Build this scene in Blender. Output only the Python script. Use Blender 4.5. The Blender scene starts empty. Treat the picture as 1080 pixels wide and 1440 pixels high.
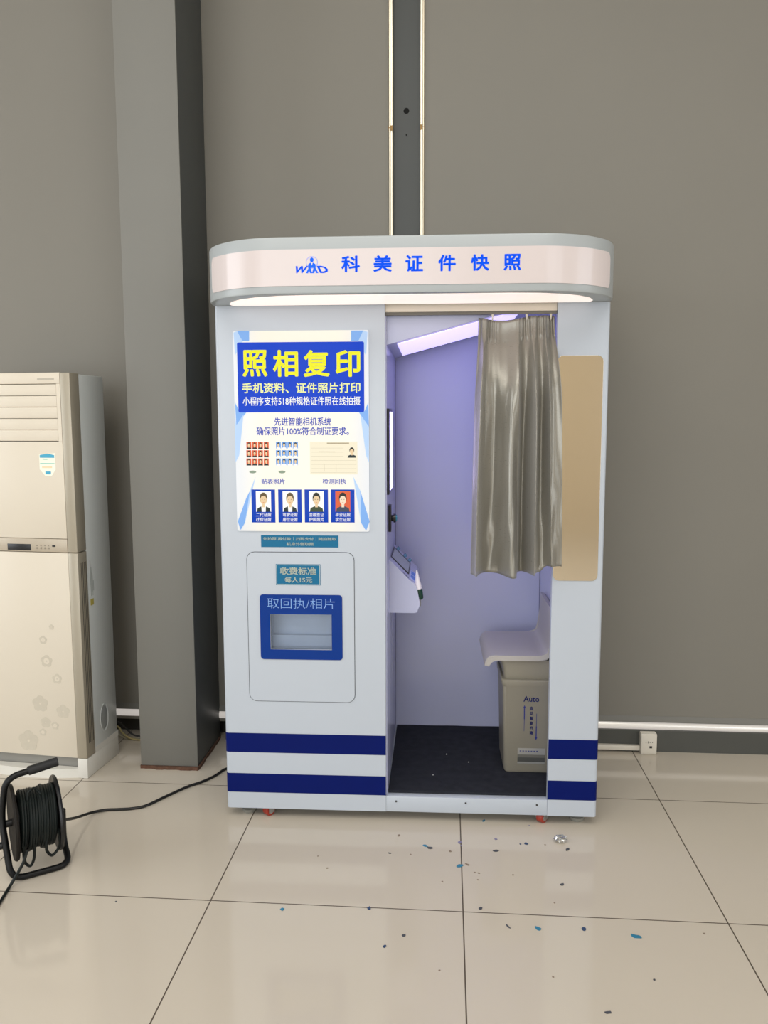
import bpy, bmesh, math, random
from mathutils import Vector, Matrix
C = bpy.context.scene.collection
SC = bpy.context.scene
PI = math.pi

# ------------------------------------------------------------------ camera
F_PX, YAW, PITCH, ROLL, EYE = 1133.3, -0.0784, 0.1142, 0.0027, 1.52
_f = Vector((math.sin(YAW)*math.cos(PITCH), math.cos(YAW)*math.cos(PITCH), -math.sin(PITCH)))
_r0 = Vector((math.cos(YAW), -math.sin(YAW), 0))
_d0 = _f.cross(_r0)
_r = _r0*math.cos(ROLL) + _d0*math.sin(ROLL)
_d = _d0*math.cos(ROLL) - _r0*math.sin(ROLL)
cam_data = bpy.data.cameras.new('camera')
cam_data.sensor_fit = 'VERTICAL'
cam_data.sensor_height = 36.0
cam_data.sensor_width = 27.0
cam_data.lens = F_PX/1440*36.0
cam_data.clip_start = 0.05
cam = bpy.data.objects.new('camera', cam_data)
C.objects.link(cam)
M3 = Matrix((_r, -_d, -_f)).transposed()
cam.matrix_world = Matrix.Translation((0, 0, EYE)) @ M3.to_4x4()
SC.camera = cam

# ------------------------------------------------------------------ world, lights, exposure
SC.view_settings.view_transform = 'Standard'
SC.view_settings.look = 'None'
SC.view_settings.gamma = 1.0
SC.view_settings.use_curve_mapping = False
SC.view_settings.exposure = 0.0
w = bpy.data.worlds.new('overcast_sky')
SC.world = w
w.use_nodes = True
w.node_tree.nodes['Background'].inputs[0].default_value = (0.75, 0.86, 1.0, 1)
w.node_tree.nodes['Background'].inputs[1].default_value = 1.0


def area_light(name, loc, aim, sx, sy, power, col):
    ld = bpy.data.lights.new(name, 'AREA')
    ld.shape = 'RECTANGLE'
    ld.size, ld.size_y = sx, sy
    ld.energy = power
    ld.color = col
    o = bpy.data.objects.new(name, ld)
    o.location = loc
    o.rotation_euler = (Vector(aim)-Vector(loc)).to_track_quat('-Z', 'Z').to_euler()
    C.objects.link(o)
    return o


# daylight through the glazed rear front and the window on the left; the other lights are added fill
area_light('daylight_rear', (-2.7, -4.62, 2.2), (-2.7, 0, 2.2), 5.8, 3.9, 185, (1.0, 0.985, 0.95))
area_light('daylight_side', (-6.12, 0.6, 2.0), (0, 0.6, 2.0), 3.4, 3.0, 115, (0.97, 0.98, 1.0))
area_light('added_fill_rear', (4.5, -4.62, 2.2), (4.5, 0, 2.2), 2.8, 3.9, 50, (1.0, 0.985, 0.95))  # added light, brightens the tube at the wall's foot
area_light('added_fill_right', (6.12, 0.4, 2.0), (0, 0.4, 2.0), 3.0, 3.0, 60, (0.97, 0.98, 1.0))  # added fill from the right for the air conditioner's side
area_light('added_fill_ceiling', (-0.6, -0.6, 4.58), (-0.6, -0.6, 0), 5.0, 3.4, 150, (1.0, 0.975, 0.94))  # added overhead fill to brighten the floor, not a known lamp


# ------------------------------------------------------------------ materials
def lin(h):
    h = h.lstrip('#')
    out = []
    for i in (0, 2, 4):
        c = int(h[i:i+2], 16)/255
        out.append(c/12.92 if c <= 0.04045 else ((c+0.055)/1.055)**2.4)
    return (*out, 1)


MATS = {}


def mat(name, hexc, rough=0.5, metal=0.0, emit=0.0, emit_hex=None, var=0.04, scale=8.0, spec=0.5, bump=0.0, bump_scale=200.0, sheen=0.0, coat=0.0):
    if name in MATS:
        return MATS[name]
    m = bpy.data.materials.new(name)
    m.use_nodes = True
    nt = m.node_tree
    b = nt.nodes['Principled BSDF']
    c = lin(hexc)
    if var > 0:
        tc = nt.nodes.new('ShaderNodeTexCoord')
        nz = nt.nodes.new('ShaderNodeTexNoise')
        nz.inputs['Scale'].default_value = scale
        nz.inputs['Detail'].default_value = 4
        nt.links.new(tc.outputs['Object'], nz.inputs['Vector'])
        mx = nt.nodes.new('ShaderNodeMix')
        mx.data_type = 'RGBA'
        mx.inputs['A'].default_value = (*[v*(1-var) for v in c[:3]], 1)
        mx.inputs['B'].default_value = (*[min(1, v*(1+var)) for v in c[:3]], 1)
        nt.links.new(nz.outputs['Fac'], mx.inputs['Factor'])
        nt.links.new(mx.outputs['Result'], b.inputs['Base Color'])
    else:
        b.inputs['Base Color'].default_value = c
    b.inputs['Roughness'].default_value = rough
    b.inputs['Metallic'].default_value = metal
    b.inputs['Specular IOR Level'].default_value = spec
    if sheen:
        b.inputs['Sheen Weight'].default_value = sheen
    if coat:
        b.inputs['Coat Weight'].default_value = coat
        b.inputs['Coat Roughness'].default_value = 0.06
    if emit > 0:
        b.inputs['Emission Color'].default_value = lin(emit_hex or hexc)
        b.inputs['Emission Strength'].default_value = emit
    if bump > 0:
        tc2 = nt.nodes.new('ShaderNodeTexCoord')
        n2 = nt.nodes.new('ShaderNodeTexNoise')
        n2.inputs['Scale'].default_value = bump_scale
        nt.links.new(tc2.outputs['Object'], n2.inputs['Vector'])
        bp = nt.nodes.new('ShaderNodeBump')
        bp.inputs['Strength'].default_value = bump
        bp.inputs['Distance'].default_value = 0.002
        nt.links.new(n2.outputs['Fac'], bp.inputs['Height'])
        nt.links.new(bp.outputs['Normal'], b.inputs['Normal'])
    MATS[name] = m
    return m


def lit(name, hexc, e):
    """backlit print: the film glows in its own colour, behind gloss"""
    ink = ''.join('%02x' % int(int(hexc[i:i+2], 16)*0.68) for i in (0, 2, 4))
    return mat(name, ink, rough=0.1, emit=e, emit_hex=hexc, var=0.02, spec=0.12)


WALL = mat('grey_wall_paint', '807d75', 0.6, var=0.05, scale=1.2, spec=0.25, bump=0.05)
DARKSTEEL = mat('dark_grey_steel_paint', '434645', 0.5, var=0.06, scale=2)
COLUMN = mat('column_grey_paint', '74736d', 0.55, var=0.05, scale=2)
BASEB = mat('baseboard_grey_paint', '4c4d49', 0.45, var=0.1, scale=5)
CHROME = mat('polished_stainless', 'f4f2ee', 0.3, 1.0, var=0.03)
SATIN = mat('brushed_stainless', 'd6ceba', 0.3, 1.0, var=0.06, scale=6)
CEIL = mat('ceiling_white', 'cfcac0', 0.8)
REARW = mat('beige_plaster', 'd8c7aa', 0.8, var=0.05)
CAVITY = mat('cavity_dark', '3a3833', 0.9, var=0.3, scale=6)
WHITE = mat('booth_white_enamel', 'b6bec8', 0.28, var=0.012, scale=3, spec=0.45)
INNER = mat('booth_inner_white', 'b9bdd8', 0.2, var=0.015, scale=3)
NAVY = mat('navy_vinyl', '02145c', 0.4, var=0.08, scale=14, spec=0.12)
HEAD = mat('header_grey_enamel', 'a5abad', 0.3, var=0.02)
BEIGE = mat('cream_rail', 'd8cfc0', 0.4)
DARK = mat('dark_gap', '33363c', 0.6)
BLACK = mat('black_plastic', '0d0e11', 0.35, var=0.1)
BLACKMETAL = mat('black_powdercoat', '08090a', 0.4, var=0.1, spec=0.3)
RUBBER = mat('black_green_cable', '101716', 0.5, var=0.15, scale=30, spec=0.3)
MATM = mat('black_carpet', '2b2d33', 0.95, var=0.4, scale=26, bump=0.5, bump_scale=400, spec=0.1)
MIRROR = mat('mirror_silver', 'e6dfd2', 0.14, 1.0, var=0.03, scale=3)
SEATM = mat('seat_grey_plastic', '918c7e', 0.42, var=0.03)
SEATTOP = mat('seat_top_plastic', 'b2aeaa', 0.4, var=0.02)
ORANGE = mat('caster_red', '9c3222', 0.4)
GREYM = mat('grey_metal', '9a9a98', 0.35, 0.8)
CREAM = mat('ac_cream_plastic', 'd3cab9', 0.4, var=0.015, scale=2)
ACTRIM = mat('ac_taupe_trim', 'a49c8b', 0.38, 0.25, var=0.03)
ACSIDE = mat('ac_side_enamel', 'c6cac8', 0.35, var=0.02)
ACBASE = mat('ac_base_white', 'd9d7cf', 0.4)
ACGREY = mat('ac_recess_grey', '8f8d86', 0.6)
FLOWER = mat('ac_flower_print', 'c3bbaa', 0.45, var=0.06, scale=60)
WHITEP = mat('white_plastic', 'd9d3c6', 0.4)
LAMP_PANEL = mat('booth_lamp_diffuser', 'f4ecff', 0.4, emit=1.2, emit_hex='c6baff', var=0.02)
LAMP_STRIP = mat('fill_lamp_diffuser', 'f4ecff', 0.4, emit=9.0, emit_hex='c0b4ff', var=0)
SIGN_WHITE = mat('header_lit_acrylic', 'b9b0ae', 0.2, emit=0.2, emit_hex='f0dfda', var=0.02)
UNDER_WHITE = mat('underlight_acrylic', 'd8cfcc', 0.3, emit=0.8, emit_hex='f4e2d8', var=0.02)
SIGN_BLUE = mat('sign_blue_acrylic', '0650c8', 0.35, emit=0.45, emit_hex='0660f0', var=0, spec=0.15)
SIGN_RING = mat('sign_lilac_line', '8a90d8', 0.3, emit=0.2, emit_hex='8a90d8', var=0)
TEAL = mat('teal_sticker', '08658c', 0.4, spec=0.25)
STICKW = mat('sticker_white_ink', 'dfe6d8', 0.5, var=0)
FRAMEB = mat('slot_frame_blue', '033282', 0.15, var=0.06, scale=8, spec=0.14)
THINW = mat('pale_blue_ink', '7fa6dc', 0.4, var=0)
TRAYW = mat('tray_white', 'd5d9e4', 0.35)
SEATBLUE = mat('seat_blue_ink', '1b2a80', 0.5, var=0)


def glass_mat(name, hexc, rough=0.02):
    m = bpy.data.materials.new(name)
    m.use_nodes = True
    nt = m.node_tree
    nt.nodes.clear()
    out = nt.nodes.new('ShaderNodeOutputMaterial')
    mx = nt.nodes.new('ShaderNodeMixShader')
    tr = nt.nodes.new('ShaderNodeBsdfTransparent')
    gl = nt.nodes.new('ShaderNodeBsdfGlossy')
    fr = nt.nodes.new('ShaderNodeFresnel')
    fr.inputs['IOR'].default_value = 1.45
    tr.inputs['Color'].default_value = lin(hexc)
    gl.inputs['Roughness'].default_value = rough
    nt.links.new(fr.outputs[0], mx.inputs[0])
    nt.links.new(tr.outputs[0], mx.inputs[1])
    nt.links.new(gl.outputs[0], mx.inputs[2])
    nt.links.new(mx.outputs[0], out.inputs[0])
    return m


CLEAR = glass_mat('clear_acrylic', 'eef3f8')


def satin_mat():
    m = mat('grey_satin', '8d8a81', 0.32, 0.5, var=0.1, scale=5, sheen=0.3, bump=0.15, bump_scale=90)
    nt = m.node_tree
    tc = nt.nodes.new('ShaderNodeTexCoord')
    mp = nt.nodes.new('ShaderNodeMapping')
    mp.inputs['Scale'].default_value = (60, 60, 900)
    nz = nt.nodes.new('ShaderNodeTexNoise')
    nz.inputs['Scale'].default_value = 1
    mr = nt.nodes.new('ShaderNodeMapRange')
    mr.inputs['To Min'].default_value = 0.22
    mr.inputs['To Max'].default_value = 0.4
    nt.links.new(tc.outputs['Object'], mp.inputs[0])
    nt.links.new(mp.outputs[0], nz.inputs['Vector'])
    nt.links.new(nz.outputs['Fac'], mr.inputs[0])
    nt.links.new(mr.outputs[0], nt.nodes['Principled BSDF'].inputs['Roughness'])
    return m


SATINCLOTH = satin_mat()

OX, OY, TILE = 0.0578, 2.3579, 0.8


def tile_mat():
    m = bpy.data.materials.new('polished_beige_tile')
    m.use_nodes = True
    nt = m.node_tree
    L = nt.links
    b = nt.nodes['Principled BSDF']
    tc = nt.nodes.new('ShaderNodeTexCoord')
    sp = nt.nodes.new('ShaderNodeSeparateXYZ')
    L.new(tc.outputs['Object'], sp.inputs[0])

    def math_node(op, a, bval=None, c=None):
        n = nt.nodes.new('ShaderNodeMath')
        n.operation = op
        for i, v in enumerate((a, bval, c)):
            if v is None:
                continue
            if isinstance(v, (int, float)):
                n.inputs[i].default_value = v
            else:
                L.new(v, n.inputs[i])
        return n.outputs[0]
    lines = []
    cells = []
    for ax, o in ((0, OX), (1, OY)):
        t = math_node('MULTIPLY_ADD', sp.outputs[ax], 1/TILE, -o/TILE)
        cells.append(math_node('FLOOR', t))
        fr = math_node('FRACT', math_node('ADD', t, 0.5))
        lines.append(math_node('ABSOLUTE', math_node('SUBTRACT', fr, 0.5)))
    dist = math_node('MINIMUM', lines[0], lines[1])
    joint = math_node('LESS_THAN', dist, 0.0021/TILE)
    cv = nt.nodes.new('ShaderNodeCombineXYZ')
    L.new(cells[0], cv.inputs[0])
    L.new(cells[1], cv.inputs[1])
    wn = nt.nodes.new('ShaderNodeTexWhiteNoise')
    L.new(cv.outputs[0], wn.inputs[0])
    nz = nt.nodes.new('ShaderNodeTexNoise')
    nz.inputs['Scale'].default_value = 1.6
    nz.inputs['Detail'].default_value = 5
    L.new(tc.outputs['Object'], nz.inputs['Vector'])
    fac = math_node('ADD', math_node('MULTIPLY', wn.outputs[0], 0.3), math_node('MULTIPLY', nz.outputs['Fac'], 0.7))
    mx = nt.nodes.new('ShaderNodeMix')
    mx.data_type = 'RGBA'
    mx.inputs['A'].default_value = lin('c4bbac')
    mx.inputs['B'].default_value = lin('cec5b6')
    L.new(fac, mx.inputs['Factor'])
    mj = nt.nodes.new('ShaderNodeMix')
    mj.data_type = 'RGBA'
    L.new(joint, mj.inputs['Factor'])
    L.new(mx.outputs['Result'], mj.inputs['A'])
    mj.inputs['B'].default_value = lin('54493e')
    L.new(mj.outputs['Result'], b.inputs['Base Color'])
    rg = math_node('MULTIPLY_ADD', joint, 0.5, 0.1)
    L.new(rg, b.inputs['Roughness'])
    b.inputs['Specular IOR Level'].default_value = 0.55
    return m


TILEM = tile_mat()


# ------------------------------------------------------------------ mesh helpers
def link(name, me, m=None, parent=None):
    o = bpy.data.objects.new(name, me)
    C.objects.link(o)
    if m is not None:
        for q in (m if isinstance(m, (list, tuple)) else [m]):
            me.materials.append(q)
    if parent is not None:
        o.parent = parent
    return o


def obj(name, bm, m, parent=None, smooth=False):
    bmesh.ops.recalc_face_normals(bm, faces=bm.faces[:])
    me = bpy.data.meshes.new(name)
    bm.to_mesh(me)
    bm.free()
    if smooth:
        for p in me.polygons:
            p.use_smooth = True
        try:
            me.set_sharp_from_angle(angle=math.radians(38))
        except Exception:
            pass
    return link(name, me, m, parent)


def add_box(bm, x0, x1, y0, y1, z0, z1, bev=0.0, seg=2):
    vs = [bm.verts.new((x, y, z)) for x in (x0, x1) for y in (y0, y1) for z in (z0, z1)]
    q = [(0, 1, 3, 2), (4, 6, 7, 5), (0, 4, 5, 1), (2, 3, 7, 6), (0, 2, 6, 4), (1, 5, 7, 3)]
    fs = [bm.faces.new([vs[i] for i in f]) for f in q]
    if bev > 0:
        es = list({e for f in fs for e in f.edges})
        bmesh.ops.bevel(bm, geom=es, offset=bev, segments=seg, affect='EDGES', profile=0.5)
    return bm


def box(name, x0, x1, y0, y1, z0, z1, m, parent=None, bev=0.0):
    return obj(name, add_box(bmesh.new(), x0, x1, y0, y1, z0, z1, bev), m, parent, smooth=bev > 0)


def add_prism(bm, pts, z0, z1, fn=lambda x, y, z: (x, y, z)):
    """closed polygon pts (x,y) extruded from z0 to z1; fn maps to final coordinates"""
    a = [bm.verts.new(fn(x, y, z0)) for x, y in pts]
    b = [bm.verts.new(fn(x, y, z1)) for x, y in pts]
    n = len(pts)
    bm.faces.new(a[::-1])
    bm.faces.new(b)
    for i in range(n):
        bm.faces.new((a[i], a[(i+1) % n], b[(i+1) % n], b[i]))
    return bm


def add_tube(bm, pts, r, n=10, closed=False, cap=True):
    pts = [Vector(p) for p in pts]
    N = len(pts)
    rings = []
    up = None
    for i, p in enumerate(pts):
        if closed:
            t = (pts[(i+1) % N]-pts[i-1]).normalized()
        else:
            t = (pts[min(i+1, N-1)]-pts[max(i-1, 0)]).normalized()
        if up is None:
            up = t.orthogonal().normalized()
        up = (up - t*up.dot(t))
        up = up.normalized() if up.length > 1e-6 else t.orthogonal().normalized()
        s = t.cross(up)
        rr = r[i] if isinstance(r, (list, tuple)) else r
        rings.append([bm.verts.new(p+(up*math.cos(2*PI*k/n)+s*math.sin(2*PI*k/n))*rr) for k in range(n)])
    for i in range(N if closed else N-1):
        A, B = rings[i], rings[(i+1) % N]
        for k in range(n):
            bm.faces.new((A[k], A[(k+1) % n], B[(k+1) % n], B[k]))
    if cap and not closed:
        bm.faces.new(rings[0][::-1])
        bm.faces.new(rings[-1])
    return bm


def smooth_path(pts, k=8):
    pts = [Vector(p) for p in pts]
    out = []
    for i in range(len(pts)-1):
        p0, p1, p2, p3 = pts[max(i-1, 0)], pts[i], pts[i+1], pts[min(i+2, len(pts)-1)]
        for j in range(k):
            t = j/k
            out.append(0.5*((2*p1)+(p2-p0)*t+(2*p0-5*p1+4*p2-p3)*t*t+(3*p1-p0-3*p2+p3)*t**3))
    out.append(pts[-1])
    return out


def round_path(pts, r, k=6):
    """polyline with rounded corners"""
    pts = [Vector(p) for p in pts]
    out = [pts[0]]
    for i in range(1, len(pts)-1):
        a = (pts[i-1]-pts[i])
        b = (pts[i+1]-pts[i])
        ra = min(r, a.length*0.49)
        rb = min(r, b.length*0.49)
        A = pts[i]+a.normalized()*ra
        B = pts[i]+b.normalized()*rb
        for j in range(k+1):
            t = j/k
            out.append(A*(1-t)**2+pts[i]*2*t*(1-t)+B*t*t)
    out.append(pts[-1])
    return out


def add_cyl(bm, p0, p1, r0, r1=None, n=20):
    r1 = r0 if r1 is None else r1
    return add_tube(bm, [p0, p1], [r0, r1], n)


def rrect(x0, x1, y0, y1, r, k=5):
    out = []
    for cx, cy, a0 in ((x1-r, y1-r, 0), (x0+r, y1-r, 90), (x0+r, y0+r, 180), (x1-r, y0+r, 270)):
        for i in range(k+1):
            a = math.radians(a0+90*i/k)
            out.append((cx+r*math.cos(a), cy+r*math.sin(a)))
    return out


def curve_to_mesh(cu, name):
    o = bpy.data.objects.new(name, cu)
    C.objects.link(o)
    bpy.context.view_layer.update()
    dg = bpy.context.evaluated_depsgraph_get()
    me = bpy.data.meshes.new_from_object(o.evaluated_get(dg))
    bpy.data.objects.remove(o)
    bpy.data.curves.remove(cu)
    me.materials.clear()
    return me


def plate(name, outer, holes, yf, thick, m, parent=None, bev=0.0):
    """flat plate in the x,z plane with holes; front face at y = yf, going back by thick"""
    cu = bpy.data.curves.new(name, 'CURVE')
    cu.dimensions = '2D'
    cu.fill_mode = 'BOTH'
    for ring in [outer]+list(holes):
        s = cu.splines.new('POLY')
        s.points.add(len(ring)-1)
        for p, (x, z) in zip(s.points, ring):
            p.co = (x, z, 0, 1)
        s.use_cyclic_u = True
    cu.extrude = thick/2-bev
    if bev:
        cu.bevel_depth = bev
        cu.bevel_resolution = 2
        cu.offset = -bev
    me = curve_to_mesh(cu, name)
    yc = yf+thick/2
    for v in me.vertices:
        x, z, d = v.co
        v.co = (x, yc-d, z)
    bm = bmesh.new()
    bm.from_mesh(me)
    bmesh.ops.remove_doubles(bm, verts=bm.verts[:], dist=1e-6)
    bpy.data.meshes.remove(me)
    return obj(name, bm, m, parent)


def text(name, s, x0, x1, z0, z1, y, m, parent=None, bold=0.0, fn=None, shear=0.0, keep=False, spacing=1.0, thick=0.0005):
    """lettering fitted into the box x0..x1, z0..z1 at depth y (front), or mapped by fn(u, v, d)"""
    cu = bpy.data.curves.new(name, 'FONT')
    cu.body = s
    cu.resolution_u = 2
    heavy = bold > 0.004
    cu.offset = 0 if heavy else bold
    cu.shear = shear
    cu.space_character = spacing
    cu.extrude = 0.01
    me = curve_to_mesh(cu, name)
    if heavy:                    # thicken the strokes with shifted copies of the outline
        b0 = bmesh.new()
        for k in range(8):
            t = bmesh.new()
            t.from_mesh(me)
            a_ = PI*k/4
            for v in t.verts:
                v.co.x += bold*1.25*math.cos(a_)
                v.co.y += bold*1.25*math.sin(a_)
            mt = bpy.data.meshes.new('tmp')
            t.to_mesh(mt)
            t.free()
            b0.from_mesh(mt)
            bpy.data.meshes.remove(mt)
        b0.to_mesh(me)
        b0.free()
    xs = [v.co.x for v in me.vertices]
    ys = [v.co.y for v in me.vertices]
    ax, bx, ay, by = min(xs), max(xs), min(ys), max(ys)
    sx = (x1-x0)/(bx-ax)
    sz = (z1-z0)/(by-ay)
    if keep:
        q = min(sx, sz)
        mx_, mz_ = (x0+x1)/2, (z0+z1)/2
        x0, z0 = mx_-q*(bx-ax)/2, mz_-q*(by-ay)/2
        sx = sz = q
    for v in me.vertices:
        u, vv, d = x0+(v.co.x-ax)*sx, z0+(v.co.y-ay)*sz, (0 if v.co.z < 0 else thick)
        v.co = (u, y-d, vv) if fn is None else fn(u, vv, d)
    bm = bmesh.new()
    bm.from_mesh(me)
    bpy.data.meshes.remove(me)
    return obj(name, bm, m, parent)


def flat_art(name, layers, parent=None, fn=None):
    """printed art: list of (polygon points (x,z), material, depth); one mesh, several inks"""
    bm = bmesh.new()
    mats = []
    for pts, m, y in layers:
        if m not in mats:
            mats.append(m)
        vs = [bm.verts.new((x, y, z) if fn is None else fn(x, z, y)) for x, z in pts]
        f = bm.faces.new(vs)
        f.material_index = mats.index(m)
        f.normal_update()
        want = Vector((0, -1, 0)) if fn is None else None
        if want is not None and f.normal.dot(want) < 0:
            f.normal_flip()
    me = bpy.data.meshes.new(name)
    bm.to_mesh(me)
    bm.free()
    return link(name, me, mats, parent)


def ell(cx, cz, rx, rz, n=20, a0=0, a1=360):
    k = n if a1-a0 >= 360 else n+1
    return [(cx+rx*math.cos(math.radians(a0+(a1-a0)*i/n)), cz+rz*math.sin(math.radians(a0+(a1-a0)*i/n))) for i in range(k)]


def rect(x0, x1, z0, z1):
    return [(x0, z0), (x1, z0), (x1, z1), (x0, z1)]


def empty(name, loc=(0, 0, 0), rz=0.0):
    o = bpy.data.objects.new(name, None)
    o.location = loc
    o.rotation_euler = (0, 0, rz)
    o.empty_display_size = 0.1
    C.objects.link(o)
    return o


def tag(o, label, cat, group=None):
    o['label'] = label
    o['category'] = cat
    if group:
        o['group'] = group
    return o


def struct(o):
    o['kind'] = 'structure'
    return o


# ------------------------------------------------------------------ room
WY = 3.655          # front of the cladding on the far wall
bm = bmesh.new()
add_box(bm, -6.3, 6.3, -5.0, 4.1, -0.08, 0.0)
struct(obj('floor', bm, TILEM))
bm = bmesh.new()
add_box(bm, -6.3, 6.3, -5.0, 4.1, 4.6, 4.7)
struct(obj('ceiling', bm, CEIL))
# far wall: two clad panels with a recessed steel column between them, open strip under the cladding
bm = bmesh.new()
add_box(bm, -6.2, -0.2585, WY, WY+0.06, 0.085, 4.6)
add_box(bm, -0.1115, 6.2, WY, WY+0.06, 0.085, 4.6)
add_box(bm, -6.2, 6.2, WY+0.14, WY+0.3, 0.0, 4.6)
struct(obj('wall_back', bm, WALL))
bm = bmesh.new()
add_box(bm, -0.262, -0.108, WY+0.022, WY+0.14, 0.0, 4.6)
col2 = struct(obj('column', bm, DARKSTEEL))
bm = bmesh.new()
add_cyl(bm, (-0.1865, WY+0.0215, 2.853), (-0.1865, WY+0.03, 2.853), 0.0125, n=20)
hole = obj('bolt_hole', bm, mat('bolt_hole_black', '050505', 0.9, var=0), col2)
bm = bmesh.new()
add_cyl(bm, (-0.1862, WY+0.0212, 2.753), (-0.1862, WY+0.03, 2.753), 0.0035, n=10)
obj('bolt_hole', bm, MATS['bolt_hole_black'], col2)


def steel_strip(name, x0, x1, bead):
    bm = bmesh.new()
    for z0, z1 in ((0.2, 2.772), (2.776, 4.6)):
        add_box(bm, x0, x1, WY-0.006, WY+0.03, z0, z1, 0.002, 1)
        add_cyl(bm, (bead, WY-0.006, z0), (bead, WY-0.006, z1), 0.0045, n=10)
    return struct(obj(name, bm, SATIN, smooth=True))


RUST_S = mat('rusty_joint', '9a7a4a', 0.6, 0.3, var=0.4, scale=80)
s1 = steel_strip('trim_1', -0.2625, -0.2445, -0.2575)
box('joint_clip', -0.263, -0.2440, WY-0.0075, WY+0.02, 2.763, 2.785, RUST_S, s1, 0.001)
s2 = steel_strip('trim_2', -0.1255, -0.107, -0.1115)
box('joint_clip', -0.126, -0.1065, WY-0.0075, WY+0.02, 2.763, 2.785, RUST_S, s2, 0.001)
# metallic tube with its own glow along the foot of the cladding
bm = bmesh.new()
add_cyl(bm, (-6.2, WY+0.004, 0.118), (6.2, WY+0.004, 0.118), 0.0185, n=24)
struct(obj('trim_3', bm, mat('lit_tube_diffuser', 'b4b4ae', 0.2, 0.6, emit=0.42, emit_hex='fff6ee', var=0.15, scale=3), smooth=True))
bm = bmesh.new()
pr = [(WY-0.002, 0.136), (WY-0.012, 0.138), (WY-0.012, 0.142), (WY-0.001, 0.164), (WY+0.01, 0.164), (WY+0.01, 0.136)]
add_prism(bm, pr, -6.2, 6.2, lambda a, b, c: (c, a, b))
struct(obj('trim_4', bm, COLUMN))
bm = bmesh.new()
add_box(bm, -1.05, 6.2, WY-0.014, WY+0.10, 0.0, 0.1)
struct(obj('baseboard_back', bm, BASEB))
bm = bmesh.new()
add_box(bm, -6.2, -1.05, WY+0.075, WY+0.14, 0.0, 0.09)
struct(obj('gap_dark_strip', bm, CAVITY))  # dark strip added behind the open gap to darken it, no baseboard here
# side and rear walls (behind the viewer, seen only in reflections)
bm = bmesh.new()
add_box(bm, -6.3, -6.2, -5.0, -1.1, 0, 4.6)
add_box(bm, -6.3, -6.2, 2.3, 4.1, 0, 4.6)
add_box(bm, -6.3, -6.2, -1.1, 2.3, 0, 0.5)
add_box(bm, -6.3, -6.2, -1.1, 2.3, 3.5, 4.6)
struct(obj('wall_left', bm, WALL))
bm = bmesh.new()
add_box(bm, 6.2, 6.3, -5.0, -1.1, 0, 4.6)
add_box(bm, 6.2, 6.3, 1.9, 4.1, 0, 4.6)
add_box(bm, 6.2, 6.3, -1.1, 1.9, 0, 0.5)
add_box(bm, 6.2, 6.3, -1.1, 1.9, 3.5, 4.6)
struct(obj('wall_right', bm, REARW))
bm = bmesh.new()
add_box(bm, -6.2, -5.6, -4.6, -4.5, 0, 4.6)
add_box(bm, 0.3, 3.1, -4.6, -4.5, 0, 4.6)
add_box(bm, 5.9, 6.2, -4.6, -4.5, 0, 4.6)
add_box(bm, 3.1, 5.9, -4.6, -4.5, 0, 0.15)
add_box(bm, 3.1, 5.9, -4.6, -4.5, 4.2, 4.6)
add_box(bm, -5.6, 0.3, -4.6, -4.5, 0, 0.15)
add_box(bm, -5.6, 0.3, -4.6, -4.5, 4.2, 4.6)
struct(obj('wall_rear', bm, REARW))


def win(name, a, b, z0, z1, n, flip=0):
    bm = bmesh.new()
    fl = 0.05
    def bx(u0, u1, v0, v1):
        if flip:
            add_box(bm, flip*6.25-0.03, flip*6.25+0.03, u0, u1, v0, v1)
        else:
            add_box(bm, u0, u1, -4.58, -4.52, v0, v1)
    for i in range(n+1):
        u = a+(b-a)*i/n
        bx(u-fl/2, u+fl/2, z0, z1)
    bx(a, b, z0, z0+fl)
    bx(a, b, z1-fl, z1)
    bx(a, b, z0+(z1-z0)*0.62, z0+(z1-z0)*0.62+fl)
    struct(obj(name, bm, DARKSTEEL))


win('window_1', -5.6, 0.3, 0.15, 4.2, 5)
win('window_2', -1.1, 2.3, 0.5, 3.5, 3, -1)
win('added_window_rear', 3.1, 5.9, 0.15, 4.2, 2)  # unseen window added for its bright reflection in the wall-foot tube
win('added_window_right', -1.1, 1.9, 0.5, 3.5, 3, 1)  # unseen opening added to go with the right-hand fill light

# steel column standing in front of the far wall, rusty foot plate
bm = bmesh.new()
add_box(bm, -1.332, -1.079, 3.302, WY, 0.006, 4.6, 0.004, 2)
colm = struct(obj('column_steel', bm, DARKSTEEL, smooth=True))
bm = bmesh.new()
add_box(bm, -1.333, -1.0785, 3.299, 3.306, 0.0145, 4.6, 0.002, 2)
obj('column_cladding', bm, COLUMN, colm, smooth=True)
RUST = mat('rust_and_mortar', '5f4334', 0.95, var=0.6, scale=60, bump=0.6, bump_scale=90)
bm = bmesh.new()
rnd = random.Random(4)
pts = [(-1.334, WY), (-1.336, 3.30)]
for i in range(22):
    pts.append((-1.335+0.258*i/21, 3.2965-rnd.uniform(0, 0.006)-(0.004 if 5 < i else 0)))
for i in range(10):
    pts.append((-1.074+rnd.uniform(-0.002, 0.003), 3.302+0.33*i/9))
pts.append((-1.077, WY))
add_prism(bm, pts, 0.0, 0.014)
bp = obj('base_plate', bm, RUST, colm)

# ------------------------------------------------------------------ photo booth
BX, BY, BYAW = -0.8352, 2.8943, 0.0178
booth = empty('photo_booth', (BX, BY, 0), BYAW)
tag(booth, 'white self-service photo booth with lit blue-lettered header and navy stripes', 'photo booth')
_ex = Vector((math.cos(BYAW), math.sin(BYAW), 0))
_ey = Vector((-math.sin(BYAW), math.cos(BYAW), 0))


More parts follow.
